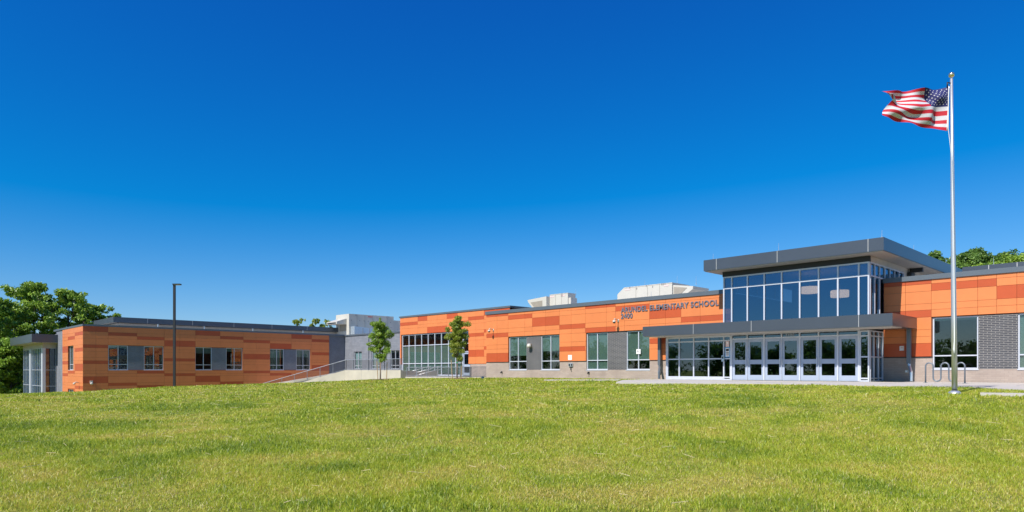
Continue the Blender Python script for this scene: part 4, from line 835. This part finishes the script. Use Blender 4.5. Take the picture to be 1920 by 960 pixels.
# young trees on the lawn
def young(px,Y,py,sp,sd,lab,lm,stakes,nl):
    l_ = camloc(px,Y); l_ = (l_[0],l_[1],l_[2]+.04); h = htop(py,Y)-l_[2]
    q = random.Random(sd); t = thing('young_tree',lab,'tree',l_,'young trees on the lawn'); mb = MB(); cs=[]; rs=[]
    fork = .30*h; mb.tube([(0,0,0),(.01,0,fork*.5),(.0,.01,fork)],[.042,.034,.03],M['ybark'],8)
    for k in range(15):
        f_ = .25+.62*(k/15.); an = k*2.4+q.uniform(-.4,.4); prof = math.sin(math.pi*min(1,((f_-.18)/.82)**.5))**.8
        ln = sp*1.2*prof*q.uniform(.7,1.15); p0 = Vector((0,0,f_*h)); path = [p0]; d_ = Vector((math.cos(an)*.75,math.sin(an)*.75,1.05)).normalized()
        for s_ in range(3): d_ = (d_+Vector((q.uniform(-.15,.15),q.uniform(-.15,.15),.12))).normalized(); p0 = p0+d_*ln/3*1.25; path.append(p0)
        mb.tube(path,[.014,.011,.007,.004],M['ybark'],5)
        for c_ in path[1:]:
            for w in range(2): cs.append(c_+Vector((q.uniform(-1,1),q.uniform(-1,1),q.uniform(-.5,.5)))*.14); rs.append(q.uniform(.14,.25))
    for k in range(5):
        an = q.uniform(0,6.28); a_ = Vector((math.cos(an)*.16,math.sin(an)*.16,q.uniform(.88,1.0)*h)); mb.tube([(0,0,.55*h),a_*.8,a_],[.012,.008,.004],M['ybark'],5)
        for w in range(5): cs.append(a_-Vector((0,0,w*.13))+Vector((q.uniform(-.04,.04),q.uniform(-.04,.04),0))); rs.append(.085)
    mb.tube([(0,0,fork),(.02,.0,.6*h),(0,0,.9*h)],[.03,.018,.006],M['ybark'],6); mb.build('trunk',t,True)
    leaves(cs,rs,int(nl*3.2),.062,LEAF[lm],'crown',t,sd)
    for j_,(dx,dy,hh,sl_) in enumerate(stakes):
        o_ = RX*dx+RY*dy; m_ = MB(); b_ = Vector(l_)+o_; m_.tube([b_-Vector((0,0,.1)),b_+Vector((0,0,hh))+RX*sl_],.025,M['stake'],6)
        m_.tube([b_+Vector((0,0,hh*.8))+RX*sl_*.8,Vector(l_)+Vector((0,0,hh*.82))],.008,M['dark'],4)
        tag(m_.build('tree_stake',loc=tuple(b_)),('left' if dx<0 else 'right')+' wooden stake beside the '+('left young tree before the concrete wall' if px<800 else 'right young tree before the curtain wall'),'stake','stakes of the young trees')
    if px > 800: m_ = MB(); m_.lathe((0,0,1.02),[(.05,-.03),(.055,0),(.05,.03)],M['gtape'],8); m_.build('tie',t)
    m_ = MB(); n_ = 22; zc_ = []; cc = Vector(l_)
    for r0 in (0,.45,.75):
        for k in range(n_): an = 2*math.pi*k/n_; rr = r0*(1+.12*math.sin(3*an+sd)); u,v = cc.x+rr*math.cos(an),cc.y+rr*math.sin(an); zc_.append((u,v,gz(u,v)+(.09 if r0 < .1 else (.075 if r0 < .5 else -.01))))
    fs = []
    for r0 in range(2):
        for k in range(n_): l2 = (k+1)%n_; fs.append((r0*n_+k,r0*n_+l2,(r0+1)*n_+l2,(r0+1)*n_+k))
    m_.add(zc_,fs,M['mulch']); tag(m_.build('mulch_ring'),'brown mulch at the foot of the '+('left' if px<800 else 'right')+' young tree','mulch','mulch rings',kind='stuff')
young(713,40.7,597,.82,5,'left young tree with a teardrop green crown before the concrete wall','young',[(-.12,-.1,1.15,-.06),(.35,.1,1.1,.05)],5200)
young(857,40.7,592,.86,6,'right young tree with narrow reddish tipped crown before the curtain wall','young2',[(-.28,.0,1.2,-.08),(.25,.1,1.22,.0)],5200)
# trees across the road behind the camera, seen only in the door and window glass
for k,(u,v,h,sp) in enumerate(((-34,-54,8.,5.),(-25,-60,7.5,5.5),(-16,-66,7,5.),(-7,-62,6.5,5),(3,-64,6.5,5.),(13,-60,7,5.5),(-44,-52,9,5.5),(23,-62,7,5.),(-54,-50,9,5),(-64,-50,9,5),(-76,-46,9,6),(-88,-40,9,6),(-100,-34,10,6),(-114,-30,10,7),(-130,-24,10,7),(-84,-60,11,7),(-106,-54,11,7),(-60,-84,12,8),(-72,-78,12,8),(-84,-84,12,8),(-50,-90,12,8),(-98,-74,12,8),(-112,-70,13,8),(-40,-84,11,8),(-128,-60,13,9),(-30,-70,9,6),(-12,-76,9,6),(8,-78,9,6),(-48,-66,10,6))):
    l_ = (u,v,gz(u,v)); tree('broadleaf tree across the road, mirrored in the entrance glass',l_,h*(.5+.16*((k*7)%5)/4),sp*.8,60+k,2600,.5,'forest',.25,.05,12,name='roadside_tree',group='trees across the road mirrored in the glass',clump=.22)
# ---------------------------------------------------------------- grass
def inpoly(px_, py_, poly):
    x = np.asarray(px_); y = np.asarray(py_); c = np.zeros(x.shape,bool); n = len(poly)
    for i_ in range(n):
        x0_,y0_ = poly[i_]; x1_,y1_ = poly[(i_+1)%n]
        with np.errstate(divide='ignore',invalid='ignore'):
            c ^= ((y0_>y) != (y1_>y)) & (x < (x1_-x0_)*(y-y0_)/(y1_-y0_+1e-12)+x0_)
    return c
GR = np.random.default_rng(3)
def field(u,v,sc,seed,oct_=3):
    g = np.random.default_rng(seed); o = np.zeros(u.shape); amp = 1.
    for k in range(oct_):
        for j in range(5):
            a_ = g.uniform(0,2*np.pi); f_ = sc*(2**k)*g.uniform(.6,1.5); ph = g.uniform(0,6.28); o += amp*np.sin((u*np.cos(a_)+v*np.sin(a_))*f_+ph+1.6*np.sin((v*np.cos(a_)-u*np.sin(a_))*f_*.6+ph*2))
        amp *= .6
    return o/4.2
def grassblades():
    V=[]; T=[]; N=0; fl=[]
    bands = ((4.5,7.,1500,1.,.0075),(7.,10.5,5200,1.,.0050),(10.5,15,2700,1.,.0065),(15,22,1000,1.05,.011),(22,32,330,1.05,.020),(32,52,110,1.05,.034))
    for (Y0,Y1,den,hs_,wd) in bands:
        W_ = .86
        area = .80*(Y1*Y1-Y0*Y0)+7.*(Y1-Y0); n = int(area*den)
        nt_ = max(1,n//16)                                       # blades grow in irregular tufts
        Yt = GR.uniform(Y0,Y1,nt_*3); Yt = Yt[GR.random(len(Yt)) < (.80*Yt+3.5)/(.80*Y1+3.5)][:nt_]; nt_ = len(Yt)
        Xt = (GR.random(nt_)*2-1)*(.80*Yt+3.5); ht = GR.random(nt_)
        k = GR.integers(0,nt_,n); r_t = (.022+.03*ht)*(1+Yt/14)
        Y = Yt[k]+GR.normal(size=n)*r_t[k]; X = Xt[k]+GR.normal(size=n)*r_t[k]; hsh = ht[k]
        u = X*SU-Y*CU; v = X*CU+Y*SU
        bad = inpoly(u,v,WALK)|inpoly(u,v,side)|inpoly(u,v,strip)|(v>34.85)&(u>-39)|(v>37.35)&(u>-65)|(v>38)
        keep = ~bad; cov = field(u,v,1.3,5)                     # bare / thin patches
        keep &= (GR.random(n) < np.clip(.85+.35*cov,.4,1)); u=u[keep]; v=v[keep]; hsh=hsh[keep]; Y=Y[keep]; cov=cov[keep]; n=len(u)
        if n==0: continue
        z = ground(u,v)
        tall = field(u,v,.8,9,4); dk = field(u,v,.38,21,4); fine = field(u,v,2.8,33,3)
        h = (.024+.036*hsh+.022*np.clip(tall,-1,1.5))*GR.uniform(.5,1.4,n)*hs_
        big = GR.random(n) < .01; h = np.where(big,h*1.7,h)
        h = np.clip(h,.018,.17)
        w = wd*GR.uniform(.6,1.4,n)
        an = GR.random(n)*2*np.pi; ln = h*GR.uniform(.2,1.3,n); lx = np.cos(an)*ln; ly = np.sin(an)*ln
        fa = GR.random(n)*np.pi; wx = np.cos(fa)*w/2; wy = np.sin(fa)*w/2
        b0 = np.stack([u-wx,v-wy,z-.004],1); b1 = np.stack([u+wx,v+wy,z-.004],1)
        m0 = np.stack([u-wx*.8+lx*.35,v-wy*.8+ly*.35,z+h*.6],1); m1 = np.stack([u+wx*.8+lx*.35,v+wy*.8+ly*.35,z+h*.6],1)
        tp = np.stack([u+lx,v+ly,z+h],1)
        V.append(np.stack([b0,b1,m1,m0,tp],1).reshape(-1,3))
        far = np.clip((34-Y)/20,.22,1.); dk = dk*far; tall = tall*far
        mid = field(u,v,1.7,77,3)*np.clip((40-Y)/26,.3,1.); pt = .17*dk+.15*fine+.14*mid-.22*np.clip(tall,-1,1); pt = np.where(pt<0,-.27*np.tanh(-pt/.27),pt)
        tone = .51+pt+.42*(GR.random(n)-.5)+.36*(.5-hsh)
        straw = GR.random(n) < np.clip(.05-.07*tall,.01,.2); tone = np.where(straw,GR.uniform(.85,1.,n),np.clip(tone,0,.82))
        T.append(np.repeat(tone,2)); N += n
    V = np.concatenate(V); T = np.concatenate(T)
    me_ = bpy.data.meshes.new('grass'); me_.vertices.add(5*N); me_.vertices.foreach_set('co',V.ravel())
    base = np.arange(N)*5
    lp_ = np.stack([base,base+1,base+2,base+3,base+3,base+2,base+4],1).ravel()
    me_.loops.add(7*N); me_.loops.foreach_set('vertex_index',lp_)
    me_.polygons.add(2*N); me_.polygons.foreach_set('loop_start',np.stack([np.arange(N)*7,np.arange(N)*7+4],1).ravel())
    me_.update(); me_.validate()
    at = me_.attributes.new('tone','FLOAT','FACE'); at.data.foreach_set('value',T.astype(np.float32))
    print('blades',N)
    return me_
gmat = leafmat('grass_blades',(.06,.16,.014),(.47,.555,.03),(.5,.45,.08),.40)
gmat.node_tree.nodes['Color Ramp'].color_ramp.elements[-1].color = (.82,.72,.42,1)
k_ = gmat.node_tree.nodes['Color Ramp'].color_ramp.elements.new(.82); k_.color = (.62,.50,.11,1)
gme = grassblades(); gme.materials.append(gmat)
gob = bpy.data.objects.new('grass',gme); COL.objects.link(gob); tag(gob,'sunlit yellow green lawn grass with darker tufts and straw','grass',kind='stuff')
# loose straw stalks
sm = MB(); q = random.Random(8)
for k in range(330):
    Y = math.sqrt(q.uniform(49,900)); X = q.uniform(-.8,.8)*Y; u,v = cam2uv(X,Y)
    if v > 33 or bool(inpoly(np.array([u]),np.array([v]),WALK)[0]): continue
    z = gz(u,v)+q.uniform(.03,.055); a_ = q.uniform(0,6.28); L2 = q.uniform(.06,.2)*(1+Y/40); sm.tube([(u,v,z),(u+math.cos(a_)*L2,v+math.sin(a_)*L2,z+q.uniform(-.01,.05))],.0025*(1+Y/25),M['straw'],4,False)
tag(sm.build('straw'),'dry straw stalks scattered on the lawn','straw',kind='stuff')
